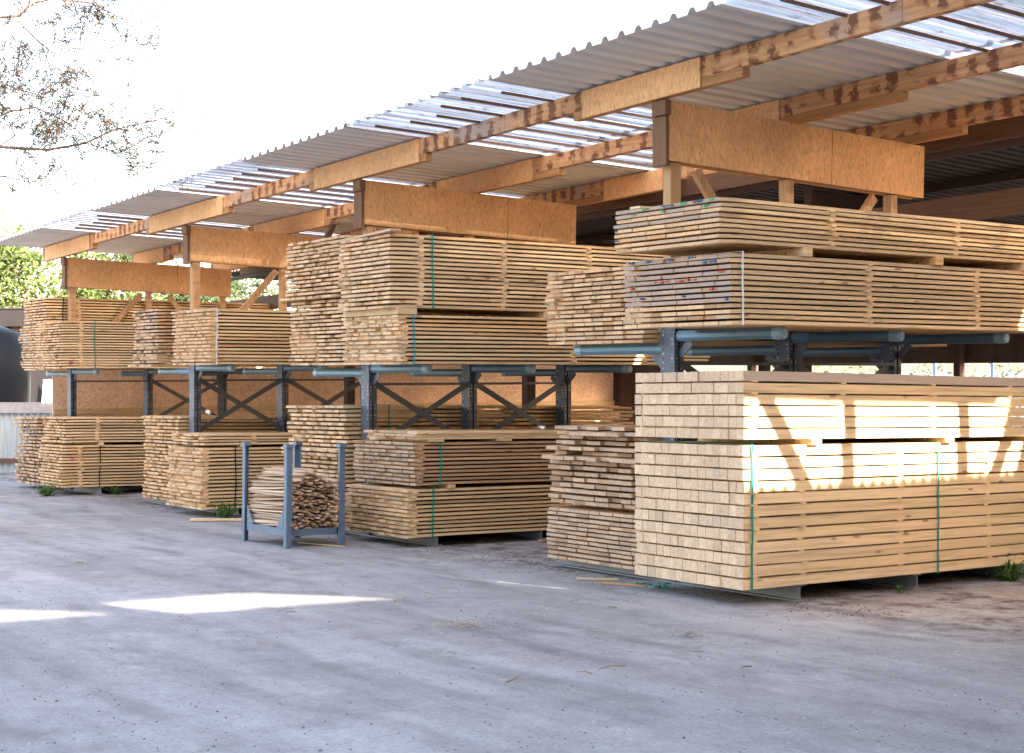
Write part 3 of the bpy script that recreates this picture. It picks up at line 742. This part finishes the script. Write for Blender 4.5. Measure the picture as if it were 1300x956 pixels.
# red-brown cupboard-like crate behind the middle rack
# ------------------------------------------------------------ left background: corrugated fence, old building, tank
def fence_mat():
    n = NT('blue_grey_fence_sheet'); ns = n.noise(n.coords((6, 1, .6)), 2., 4)
    return n.done(n.ramp(ns, [(.3, (.30, .36, .38)), (.6, (.42, .46, .46)), (.8, (.46, .45, .40))]), .6, .1)
M['fence'] = fence_mat()
M['palerail'] = plain('grey_weathered_rail', (.33, .30, .29), .8); fz = ground_z(10, 39.5)
fen = empty('corrugated_fence', (4.3, 43.5, fz)); fen.rotation_euler = (0, 0, math.atan2(-.578, .816))
tag(fen, 'blue-grey corrugated sheet fence with a timber top rail at the far left', 'fence')
m = MB(); n_ = 0
for k in range(121):
    x = k*.0845; yy = .03*(1 if k % 2 else -1)
    m.v += [(x, yy, .05), (x, yy, 1.72)]
    if k: m.face([2*k-2, 2*k, 2*k+1, 2*k-1])
m.build('fence_sheet', M['fence'], fen)
m = MB(); m.box(0, 10.2, -.09, -.035, 1.62, 1.86); m.box(0, 10.2, -.07, .07, 1.865, 1.9); m.build('top_rail', M['palerail'], fen)
m = MB(); m.box(0, 10.2, -.09, -.035, .3, .42); m.build('bottom_rail', M['darkwood'], fen)
for k in range(5):
    m = MB(); m.box(.4+k*2.4, .5+k*2.4, .04, .14, -.1, 1.8); m.build('fence_post', M['darkwood'], fen)

# old low building behind the fence
ob = empty('old_lean_to', (10.8, 51.9, ground_z(10.8, 51.9))); ob.rotation_euler = (0, 0, math.atan2(-.578, .816))
tag(ob, 'low dark building with a grey corrugated roof edge behind the fence at the far left', 'building')
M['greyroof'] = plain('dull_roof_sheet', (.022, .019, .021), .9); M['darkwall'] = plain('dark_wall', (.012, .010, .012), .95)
mm = corrugated(0, 12, -8, 4.75, lambda x, y: 5.3-.0*x+ .17*(-y)*0, .3, .06)
m = MB()
for (x, y, z) in mm.v: m.v.append((x, y, z-.055*abs(y)*0))
m.f, m.m, m.t, m.w = mm.f, mm.m, mm.t, mm.w
# ribs run along X; slope the sheet down toward the viewer
m.v = [(x, y, 4.98+.02*y+(z-5.3)) for x, y, z in m.v]
m.build('roof', M['greyroof'], ob)
m = MB(); m.box(-8, 4.7, -.06, 0, 4.4, 4.95); m.build('fascia', M['greyroof'], ob)
m = MB(); m.box(-8, 4.6, 5, 5.2, 0, 4.95); m.build('wall', M['darkwall'], ob)
m = MB(); m.box(4.45, 4.6, .2, 4.99, 0, 4.9); m.build('wall', M['darkwall'], ob)
for x in (-3, .4, 4.3):
    m = MB(); m.box(x-.12, x+.12, .2, .42, 0, 4.39); m.build('post', M['darkwood'], ob)
for (x, w, h, mt) in ((4.85, .4, 2.6, 'fence'), (5.3, .75, 2.8, 'fence')):
    m = MB()
    for k in range(int(w/.08)+1):
        m.v += [(x+k*.08, .9+.025*(k % 2), .1), (x+k*.08, 1.5+.025*(k % 2), h)]
        if k: m.face([2*k-2, 2*k, 2*k+1, 2*k-1])
    o = m.build('leaning_sheet', M[mt]); o.matrix_world = ob.matrix_basis.copy(); o.location = ob.location
    tag(o, 'narrow pale metal sheet leaning at the corner of the low dark building' if w < .5 else 'wide blue-grey metal sheet leaning at the corner of the low dark building', 'sheet')
# dark tank
tank = empty('round_tank', (12.1, 47.8, ground_z(12.1, 47.8))); tag(tank, 'big black round-topped tank behind the fence at the left edge', 'tank')
m = MB(); pts = [(0, 0, 1.0), (0, 0, 1.1), (0, 0, 3.6), (0, 0, 4.1), (0, 0, 4.4), (0, 0, 4.5)]
m.tube(pts, [1.5, 2.2, 2.25, 2.0, 1.3, .3], 40)
nb = NT('black_tank_paint'); M['blk'] = nb.done((.003, .0035, .005), .35, 0, .04); m.build('shell', M['blk'], tank, smooth=True)
for a in range(4):
    m = MB(); an = a*math.pi/2+.5; m.box(1.5*math.cos(an)-.08, 1.5*math.cos(an)+.08, 1.5*math.sin(an)-.08, 1.5*math.sin(an)+.08, 0, 1.2); m.build('leg', M['darkwall'], tank)
m = MB(); m.tube([(0, 0, 4.48), (0, 0, 4.62)], [.35, .33], 16); m.build('lid', M['blk'], tank)

# ------------------------------------------------------------ vegetation
def leaf_mat(name, c, tr=.35):
    n = NT(name); t = n.attr('tint')
    cc = n.ramp(t, [(0, sc(c, .6)), (.5, c), (1, (c[0]*1.5, c[1]*1.3, c[2]))])
    n.link(cc, n.p.inputs['Base Color']); n.p.inputs['Roughness'].default_value = .6
    t_ = n.new('ShaderNodeBsdfTranslucent'); n.link(cc, t_.inputs[0]); mx = n.new('ShaderNodeMixShader'); mx.inputs[0].default_value = tr
    n.link(n.p.outputs[0], mx.inputs[1]); n.link(t_.outputs[0], mx.inputs[2]); n.link(mx.outputs[0], n.out.inputs[0]); return n.mat
M['leaf'] = leaf_mat('leaf_green', (.085, .13, .03)); M['leaf2'] = leaf_mat('leaf_dark', (.05, .085, .03)); M['bud'] = leaf_mat('bud_yellow', (.36, .31, .15), .5)
M['weed'] = leaf_mat('weed_green', (.10, .19, .05)); M['bark'] = plain('bark', (.30, .22, .16), .9, var=.3); M['twig'] = plain('twig_bark', (.10, .075, .085), .9, var=.3)

def leaf(m, p, s, rnd, mi=0):
    a = Vector((rnd.gauss(0, 1), rnd.gauss(0, 1), rnd.gauss(0, 1))).normalized(); b = a.orthogonal().normalized()*s*.5; a = a*s
    k = len(m.v); c = a.cross(b).normalized()*s*.12
    m.v += [tuple(p-a*.5), tuple(p+b*.6+c), tuple(p+a*.5), tuple(p-b*.6+c)]
    m.face([k, k+1, k+2, k+3], mi, rnd.random())

def crown_tree(name, label, x, y, h, rad, seed, leafmat, dens=1., ls=.16, group=None):
    rnd = random.Random(seed); zg = ground_z(x, y)
    root = empty(name, (x, y, zg)); tag(root, label, 'tree', group)
    tr = MB(); cr = MB(); pts = [Vector((0, 0, -.1)), Vector((.1, .05, h*.3)), Vector((-.05, .1, h*.6)), Vector((.05, 0, h*.93))]
    tr.tube(pts, [h*.018, h*.014, h*.009, h*.002], 8)
    for k in range(34):
        u = rnd.uniform(.25, .95); base = Vector((0, 0, h*u)); an = rnd.uniform(0, 6.28)
        L = rad*rnd.uniform(.5, 1.1)*math.sin(math.pi*min(.95, max(.12, (u-.15)/.9)))**.6
        tip = base+Vector((math.cos(an)*L, math.sin(an)*L, L*rnd.uniform(.2, .7)))
        mid = (base+tip)/2+Vector((0, 0, -.05*L)); tr.tube([base, mid, tip], [h*.005, h*.003, h*.001], 5)
        for q in range(int(7*dens)):
            c = base.lerp(tip, rnd.uniform(.45, 1.05))+Vector((rnd.gauss(0, .12), rnd.gauss(0, .12), rnd.gauss(0, .12)))*rad
            rr = rnd.uniform(.1, .24)*rad
            for w in range(int(26*dens)):
                v = Vector((rnd.gauss(0, 1), rnd.gauss(0, 1), rnd.gauss(0, .8)))*rr*.6
                leaf(cr, c+v, ls*rnd.uniform(.6, 1.3), rnd)
    tr.build('trunk', M['bark'], root); cr.build('crown', M[leafmat], root)
    return root
TG = 'trees beyond the yard'
def bgpos(px, d):      # bearing px (pixel column the tree was read at), d metres away: gives its ground position
    l = (px-650)/1824*d; return .578*d+.816*l, .816*d-.578*l
for (px, d, h, rad, lm, lab) in ((35, 70, 9.3, 3.6, 'leaf', 'leafy light green tree beyond the low dark building at far left'), (-60, 66, 9.4, 4, 'leaf', 'light green tree at the far left edge of the yard'), (150, 74, 9.0, 3.4, 'leaf', 'light green tree seen just left of the end girder'),
                            (235, 82, 8.2, 3.4, 'leaf2', 'green tree seen through the girder posts at the left'), (320, 90, 8.4, 3.6, 'leaf2', 'green tree behind the third girder')):
    x, y = bgpos(px, d); crown_tree('leafy_tree', lab, x, y, h, rad, int(px*3+d), lm, 1.0, .3, TG)
# hedge and mesh fence beyond the right-hand racks
rnd = random.Random(9)
hx = empty('garden_hedge', (44, 20, ground_z(44, 20))); tag(hx, 'bright green hedge glimpsed under the racks at the right', 'hedge'); m = MB()
for k in range(9000):
    leaf(m, Vector((rnd.gauss(0, .6), rnd.uniform(-14, 22), abs(rnd.gauss(1.6, .9)))), rnd.uniform(.12, .26), rnd)
m.build('foliage', M['leaf'], hx)
mf = empty('mesh_fence', (38, 8, ground_z(38, 8))); tag(mf, 'wire mesh fence with blue posts glimpsed under the racks at the right', 'fence')
M['bluepost'] = plain('blue_fence_post', (.1, .2, .45), .5)
for k in range(12):
    m = MB(); m.box(-.04, .04, k*2.2-.04, k*2.2+.04, -.1, 2.9); m.build('fence_post', M['bluepost'], mf)
m = MB()
for k in range(11): m.box(-.006, .006, 0, 24.2, .3+k*.24, .312+k*.24)
for k in range(121): m.box(.007, .013, k*.2, k*.2+.012, .2, 2.75)
m.build('wire_mesh', M['bluepost'], mf)
bx_, by_ = bgpos(60, 60)
h2 = empty('far_hedge', (bx_, by_, ground_z(bx_, by_))); h2.rotation_euler = (0, 0, math.atan2(-.578, .816)); tag(h2, 'overgrown hedge behind the low dark building and fence at the left', 'hedge'); m = MB()
for k in range(14000):
    q = rnd.uniform(-9, 22); leaf(m, Vector((q, rnd.gauss(0, .7), abs(rnd.gauss(1.2, 1.3+.5*math.sin(q*.8))))), rnd.uniform(.15, .3), rnd)
m.build('foliage', M['leaf'], h2)
# small red-roofed house far right behind
hs = empty('small_house', (60, 20, ground_z(60, 20))); tag(hs, 'small house with a pinkish roof far behind the racks at the right', 'house')
M['render'] = plain('pale_render', (.6, .57, .52), .9); M['redroof'] = plain('clay_roof', (.42, .14, .1), .8); M['glass'] = plain('window_glass', (.03, .04, .05), .1)
m = MB(); m.box(0, 8, -6, 6, 0, 3.0); m.build('wall', M['render'], hs)
m = MB(); m.v += [(-.4, -6.4, 2.95), (8.4, -6.4, 2.95), (4, -6.4, 5.6), (-.4, 6.4, 2.95), (8.4, 6.4, 2.95), (4, 6.4, 5.6)]
for f_ in ((0, 1, 2), (5, 4, 3), (0, 2, 5, 3), (1, 4, 5, 2), (0, 3, 4, 1)): m.face(list(f_))
m.build('roof', M['redroof'], hs)
for y in (-4, -1, 2.5):
    m = MB(); m.box(-.03, -.003, y, y+1.1, 1., 2.2); m.build('window', M['glass'], hs)

# near bare tree: trunk left of the frame, budding branches reach into the sky
def bud_tree():
    rnd = random.Random(41); bx, by = bgpos(-210, 19.0); zg = ground_z(bx, by)
    root = empty('budding_tree', (bx, by, zg)); tag(root, 'nearly bare tree with small spring buds reaching in at the top left', 'tree')
    Rt = Vector((.816, -.578, 0)); Fw = Vector((.578, .816, 0)); tr = MB(); tw = MB(); bd = MB()
    tr.tube([Vector((0, 0, -.1)), Rt*.1+Vector((0, 0, 2)), Rt*.05+Vector((0, 0, 4.2)), Rt*.2+Vector((0, 0, 7.5))], [.2, .16, .12, .05], 10)
    def twig(p, d, L, r, depth):
        if (p+d*L).z+zg < 2.3: return
        n = 5; pts = [p.copy()]; rads = [r]
        for i in range(n):
            d = (d+Vector((rnd.gauss(0, .16), rnd.gauss(0, .16), rnd.gauss(.02, .14)))).normalized()
            p = p+d*L/n; pts.append(p.copy()); rads.append(max(.0036, r*(1-.8*(i+1)/n)))
            if depth < 3 and rnd.random() < (.85 if depth < 2 else .55):
                ax = d.cross(Vector((rnd.gauss(0, 1), rnd.gauss(0, 1), rnd.gauss(0, 1)))).normalized()
                twig(p, (d*math.cos(.8)+ax*math.sin(.8)).normalized(), L*rnd.uniform(.35, .65), max(.0036, r*.6), depth+1)
            if depth >= 1 and rnd.random() < .22:
                c = p+Vector((rnd.gauss(0, .015), rnd.gauss(0, .015), rnd.gauss(.01, .015)))
                for w in range(rnd.choice((1, 2, 3))): leaf(bd, c+Vector((rnd.gauss(0, .014), rnd.gauss(0, .014), rnd.gauss(0, .014))), rnd.uniform(.018, .04), rnd)
        tw.tube(pts, rads, 4, cap=False)
    limbs = [([(-210, 60), (-100, 30), (0, 22), (27, 24), (45, 8), (72, 3), (120, 8), (150, 22), (174, 33)], .045), ([(20, 25), (45, 48), (70, 70), (92, 92), (98, 118)], .022),
             ([(-210, 215), (-100, 200), (0, 187), (60, 190), (110, 183), (150, 165), (200, 152)], .05), ([(-100, 200), (-30, 165), (20, 146), (55, 142), (90, 158), (120, 180), (150, 200), (178, 212)], .028),
             ([(-210, 240), (-60, 225), (0, 222), (28, 228), (48, 239)], .03), ([(0, 187), (14, 170), (2, 150), (-20, 110), (-60, 60)], .02), ([(20, 190), (30, 210), (45, 232), (62, 250)], .01),
             ([(-210, 20), (-120, -60), (-20, -90), (80, -110)], .05), ([(-150, 130), (-60, 110), (10, 108), (50, 122), (80, 128)], .02), ([(110, 183), (140, 190), (170, 205), (200, 196)], .01), ([(72, 70), (110, 60), (135, 48)], .007)]
    for pl, r in limbs:
        df = rnd.uniform(-.5, .5); P = []
        for i, (px, py) in enumerate(pl):
            P.append(Rt*((px+210)/96)+Fw*(df*min(1, i*.3)+rnd.gauss(0, .05))+Vector((0, 0, (470-py)/96-zg)))
        n = len(P); tr.tube(P, [max(.003, .62*r*(1-.85*i/(n-1))) for i in range(n)], 6, cap=False)
        for i in range(n-1):
            L = (P[i+1]-P[i]).length; k = max(1, int(L/.12))
            for q in range(k):
                u = (q+rnd.random())/k; base = P[i].lerp(P[i+1], u); d = (P[i+1]-P[i]).normalized()
                if pl[i][0] < -60 and rnd.random() < .6: continue
                if pl[i][1] > 195 and rnd.random() < .6: continue
                ax = d.cross(Vector((rnd.gauss(0, 1), rnd.gauss(0, 1), rnd.gauss(0, 1)))).normalized()
                twig(base, (d*.7+ax*.7+Vector((0, 0, .28))).normalized(), rnd.uniform(.3, .9), .007, 0)
    tr.build('trunk', M['bark'], root, smooth=True); tw.build('twigs', M['twig'], root); bd.build('buds', M['bud'], root)
bud_tree()

# weeds
def weed(label, x, y, n, s, seed, cat='weed'):
    rnd = random.Random(seed); m = MB(); z = ground_z(x, y)
    for k in range(n):
        an = rnd.uniform(0, 6.28); L = s*rnd.uniform(.5, 1.1); el = rnd.uniform(.35, 1.3); base = Vector((rnd.gauss(0, s*.12), rnd.gauss(0, s*.12), -.01))
        d = Vector((math.cos(an)*math.cos(el), math.sin(an)*math.cos(el), math.sin(el))); sd_ = Vector((-math.sin(an), math.cos(an), 0))*s*.05
        p = [base, base+d*L*.5+Vector((0, 0, .02)), base+d*L+Vector((0, 0, -L*.2))]
        k0 = len(m.v); m.v += [tuple(p[0]-sd_*.5), tuple(p[0]+sd_*.5), tuple(p[1]+sd_), tuple(p[2]), tuple(p[1]-sd_)]
        t_ = rnd.random(); m.face([k0, k0+1, k0+2, k0+4], 0, t_); m.face([k0+4, k0+2, k0+3], 0, t_)
        for q in range(5):
            leaf(m, base+d*L*rnd.uniform(.3, 1)+Vector((rnd.gauss(0, s*.05), rnd.gauss(0, s*.05), 0)), s*rnd.uniform(.06, .14), rnd)
    o = m.build('weed_plant', M['weed']); o.location = (x, y, z); tag(o, label, cat, 'weeds along the foot of the stacks')
weed('large leafy green weed at the right edge by the beam stack', 13.35, 9.55, 60, .34, 1)
weed('tiny green weed under the beam stack beside a steel base', 11.55, 9.55, 22, .12, 2)
weed('low grassy clump in front of the far left ground stack', 9.15, 29.2, 90, .34, 3)
weed('small green weed under the black strapped pack at far left', 10.5, 29.0, 50, .25, 4)
weed('upright weed beside the pink marked pack left of the stick cage', 9.85, 22.15, 36, .38, 5)

# loose timber and litter on the ground
def loose(name, label, x, y, L, w, h, yaw, mat='warm', cat='board'):
    m = MB(); m.box(-L/2, L/2, -w/2, w/2, 0, h, 0, random.random()); o = m.build(name, [M[mat][0]], bevel=.002)
    o.location = (x, y, ground_z(x, y)+.008); o.rotation_euler = (GT[0], GT[1], yaw); tag(o, label, cat)
loose('loose_board', 'short pale board lying on the ground left of the stick cage', 9.45, 21.45, .9, .13, .035, R(-25), 'pine')
loose('wood_strip', 'thin wood strip on the ground under the front of the stick cage', 8.95, 17.0, .75, .03, .015, R(-62), 'pine', 'stick')
loose('wood_strip', 'pale split strip on the bark litter left of the squared beams', 9.62, 12.0, .45, .04, .02, R(-40), 'pine', 'stick')
loose('wood_strip', 'thin brown strip beside the foot of the squared beam stack', 9.55, 11.5, .5, .03, .02, R(-60), 'old', 'stick')
loose('wood_strip', 'small offcut on the ground in front of the middle ground stack', 11.9, 15.9, .4, .06, .02, R(10), 'old', 'offcut')
# crumpled green strap remnant
m = MB(); rnd = random.Random(3); p = Vector((0, 0, .03)); pts = [p.copy()]
for k in range(26):
    p = p+Vector((rnd.gauss(.004, .03), rnd.gauss(-.006, .045), rnd.gauss(0, .02))); p.z = max(.01, min(.12, p.z)); pts.append(p.copy())
for a, b in zip(pts[:-1], pts[1:]): m.bar(a, b, .02, .008)
o = m.build('strap_remnant', M['strap_green']); o.location = (9.72, 11.45, ground_z(9.9, 11.5)); tag(o, 'crumpled green strapping left on the ground at the corner of the beam stack', 'strapping')
# dry plant tuft and small twigs on the yard
def tuft(label, x, y, n, s, seed):
    rnd = random.Random(seed); m = MB()
    for k in range(n):
        a = Vector((rnd.gauss(0, s*.35), rnd.gauss(0, s*.35), rnd.uniform(.004, .03))); an = rnd.uniform(0, 6.28); L = rnd.uniform(.2, .8)*s
        b = a+Vector((math.cos(an)*L*.5, math.sin(an)*L*.5, rnd.uniform(0, .03))); c = b+Vector((math.cos(an+.5)*L*.5, math.sin(an+.5)*L*.5, -.01))
        m.tube([a, b, c], [.004, .003, .0015], 4)
    o = m.build('dry_tuft', M['drytwig']); o.location = (x, y, ground_z(x, y)); tag(o, label, 'dry plant')
M['drytwig'] = plain('dry_twig', (.42, .38, .33), .9)
tuft('pale dried plant tuft lying on the open yard ground', 6.65, 10.14, 50, .26, 1)
tuft('small dark heap of dry crumbs on the yard in front of the beam stack', 7.9, 8.66, 40, .14, 2)
rnd = random.Random(77)
for k in range(26):      # scattered twigs, each its own
    x, y = rnd.uniform(5.5, 9.2), rnd.uniform(7, 17); L = rnd.uniform(.08, .28); an = rnd.uniform(0, 3.14); m = MB()
    m.tube([(0, 0, .006), (math.cos(an)*L*.5, math.sin(an)*L*.5, .014), (math.cos(an+.25)*L, math.sin(an+.25)*L, .006)], [.005, .004, .002], 5)
    o = m.build('twig', M['drytwig'] if k % 3 else M['bark']); o.location = (x, y, ground_z(x, y)); tag(o, 'thin twig lying on the dusty yard', 'twig', 'twigs scattered on the yard')
# gravel and bark litter
def bits(name, mat, n, fx, smin, smax, seed):
    rnd = random.Random(seed); m = MB()
    for k in range(n):
        x, y = fx(rnd); s = rnd.uniform(smin, smax)**1.0; z = ground_z(x, y)+.022*noise.noise((x*.35, y*.35, 0))+.012*noise.noise((x*1.3, y*1.3, 3))
        b = len(m.v); an = rnd.uniform(0, 3); fl = rnd.uniform(.3, .7)
        for q in range(5):
            a_ = an+q*1.257; m.v.append((x+math.cos(a_)*s*rnd.uniform(.7, 1.1), y+math.sin(a_)*s*rnd.uniform(.5, 1.1), z-.002))
        m.v.append((x+rnd.gauss(0, s*.2), y+rnd.gauss(0, s*.2), z+s*fl))
        t_ = rnd.random()
        for q in range(5): m.face([b+q, b+(q+1) % 5, b+5], 0, t_)
    return tag(m.build(name, mat), kind='stuff')
gm = NT('gravel_bits'); gm = gm.done(gm.ramp(gm.attr('tint'), [(0, (.10, .09, .09)), (.5, (.27, .25, .25)), (1, (.46, .44, .42))]), .9)
lm = NT('bark_litter'); lm = lm.done(lm.ramp(lm.attr('tint'), [(0, (.03, .02, .018)), (.7, (.12, .07, .05)), (1, (.4, .27, .17))]), .9)
def fyard(r):
    d = 6.5+22*r.random()**1.4; l = r.uniform(-.38, .4)*d; return .578*d+.816*l, .816*d-.578*l
def fedge(r):
    y = r.uniform(8.5, 32); return 9.85+abs(r.gauss(0, .5))-r.random()**4*.7, y
g1 = bits('gravel', gm, 5200, fyard, .004, .017, 1); tag(g1, 'fine loose grit and pebbles spread over the yard', 'gravel')
g2 = bits('bark_litter', lm, 4200, fedge, .004, .017, 2); tag(g2, 'dark bark and splinters along the foot of the stacks', 'litter')

# ------------------------------------------------------------ unseen low hall and an added shade wall behind the camera (they shade the yard)
M['hall'] = plain('hall_wall', (.46, .44, .42), .9)
def tri_wall():
    """added shade wall at Y=-4 with openings shaped to let the yard sun patches through"""
    m = MB()
    def at_wall(x, y):
        t = (y+4)/-SUN.y; return x+SUN.x*t, ground_z(x, y)+SUN.z*t
    holes = [[at_wall(*p) for p in q] for q in (((4.55, 13.35), (6.1, 13.3), (7.25, 11.95), (5.0, 12.15)), ((1.2, 15.2), (3.3, 13.75), (4.75, 12.5), (3.2, 12.6), (.6, 13.9)))]  # openings traced back along the sun from the wanted ground patches
    def cuts(x):
        r = []
        for lp in holes:
            zs = []
            for i in range(len(lp)):
                (x1, z1), (x2, z2) = lp[i], lp[i-1]
                if (x1 > x) != (x2 > x): zs.append(z1+(z2-z1)*(x-x1)/(x2-x1))
            if len(zs) > 1: r.append((min(zs), max(zs)))
        return sorted(r)
    x = -34.; 
    while x < 14:
        st = .08 if 2 < x < 13.9 else 1.0
        x2 = x+st; x2 = 12.57 if x < 12.56 < x2 else x2; z = -2.6 if x < 12.56 else 9.5
        for a_, b_ in cuts((x+x2)/2):
            if a_ > z: m.box(x, x2, -4.2, -4.0, z, a_)
            z = max(z, b_)
        m.box(x, x2, -4.2, -4.0, z, 17); x = x2
    return m.build('wall', M['hall'])
fw = empty('shade_wall', (0, -4, ground_z(0, -4))); tag(fw, 'tall unseen wall added behind the photographer to shade the yard', 'wall')  # added out of view only to block and shape the sunlight
w = tri_wall(); w.parent = fw; w.matrix_parent_inverse = Matrix.Translation(-fw.location)
for k in range(8):
    m = MB(); x = -30+k*5; m.box(x-.25, x+.25, -4.8, -4.26, ground_z(x, -4.5), 16.8); o = m.build('shade_wall_buttress', M['hall']); o.parent = fw; o.matrix_parent_inverse = Matrix.Translation(-fw.location)  # ribs on the back of the added shade wall
lh = empty('low_hall', (12, -2, ground_z(12, -2))); tag(lh, 'low hall with a ribbed sheet roof to the right of the photographer', 'building')
LT = Matrix.Translation(-lh.location)
m = MB(); n_ = 0; xs = []; x = 8.9+.35; k = 0
while x < 24:
    h = .034*(math.sin(2*math.pi*x/.155)); xs.append((x, h)); x += .155/8
for yy, zz in ((1.0, 3.52), (-8, 3.1)):
    for x, h in xs: m.v.append((x, yy, zz+h))
n_ = len(xs)
for i in range(n_-1): m.face([i, i+1, n_+i+1, n_+i])
o = m.build('roof', M['sheet']); o.parent = lh; o.matrix_parent_inverse = LT
m = MB(); m.box(9.1, 23.8, -8, .8, ground_z(15, 0)-.1, 3.0); o = m.build('wall', M['hall']); o.parent = lh; o.matrix_parent_inverse = LT
m = MB(); m.box(9.0, 23.9, .85, .99, 3.0, 3.45); o = m.build('fascia', M['sheet']); o.parent = lh; o.matrix_parent_inverse = LT
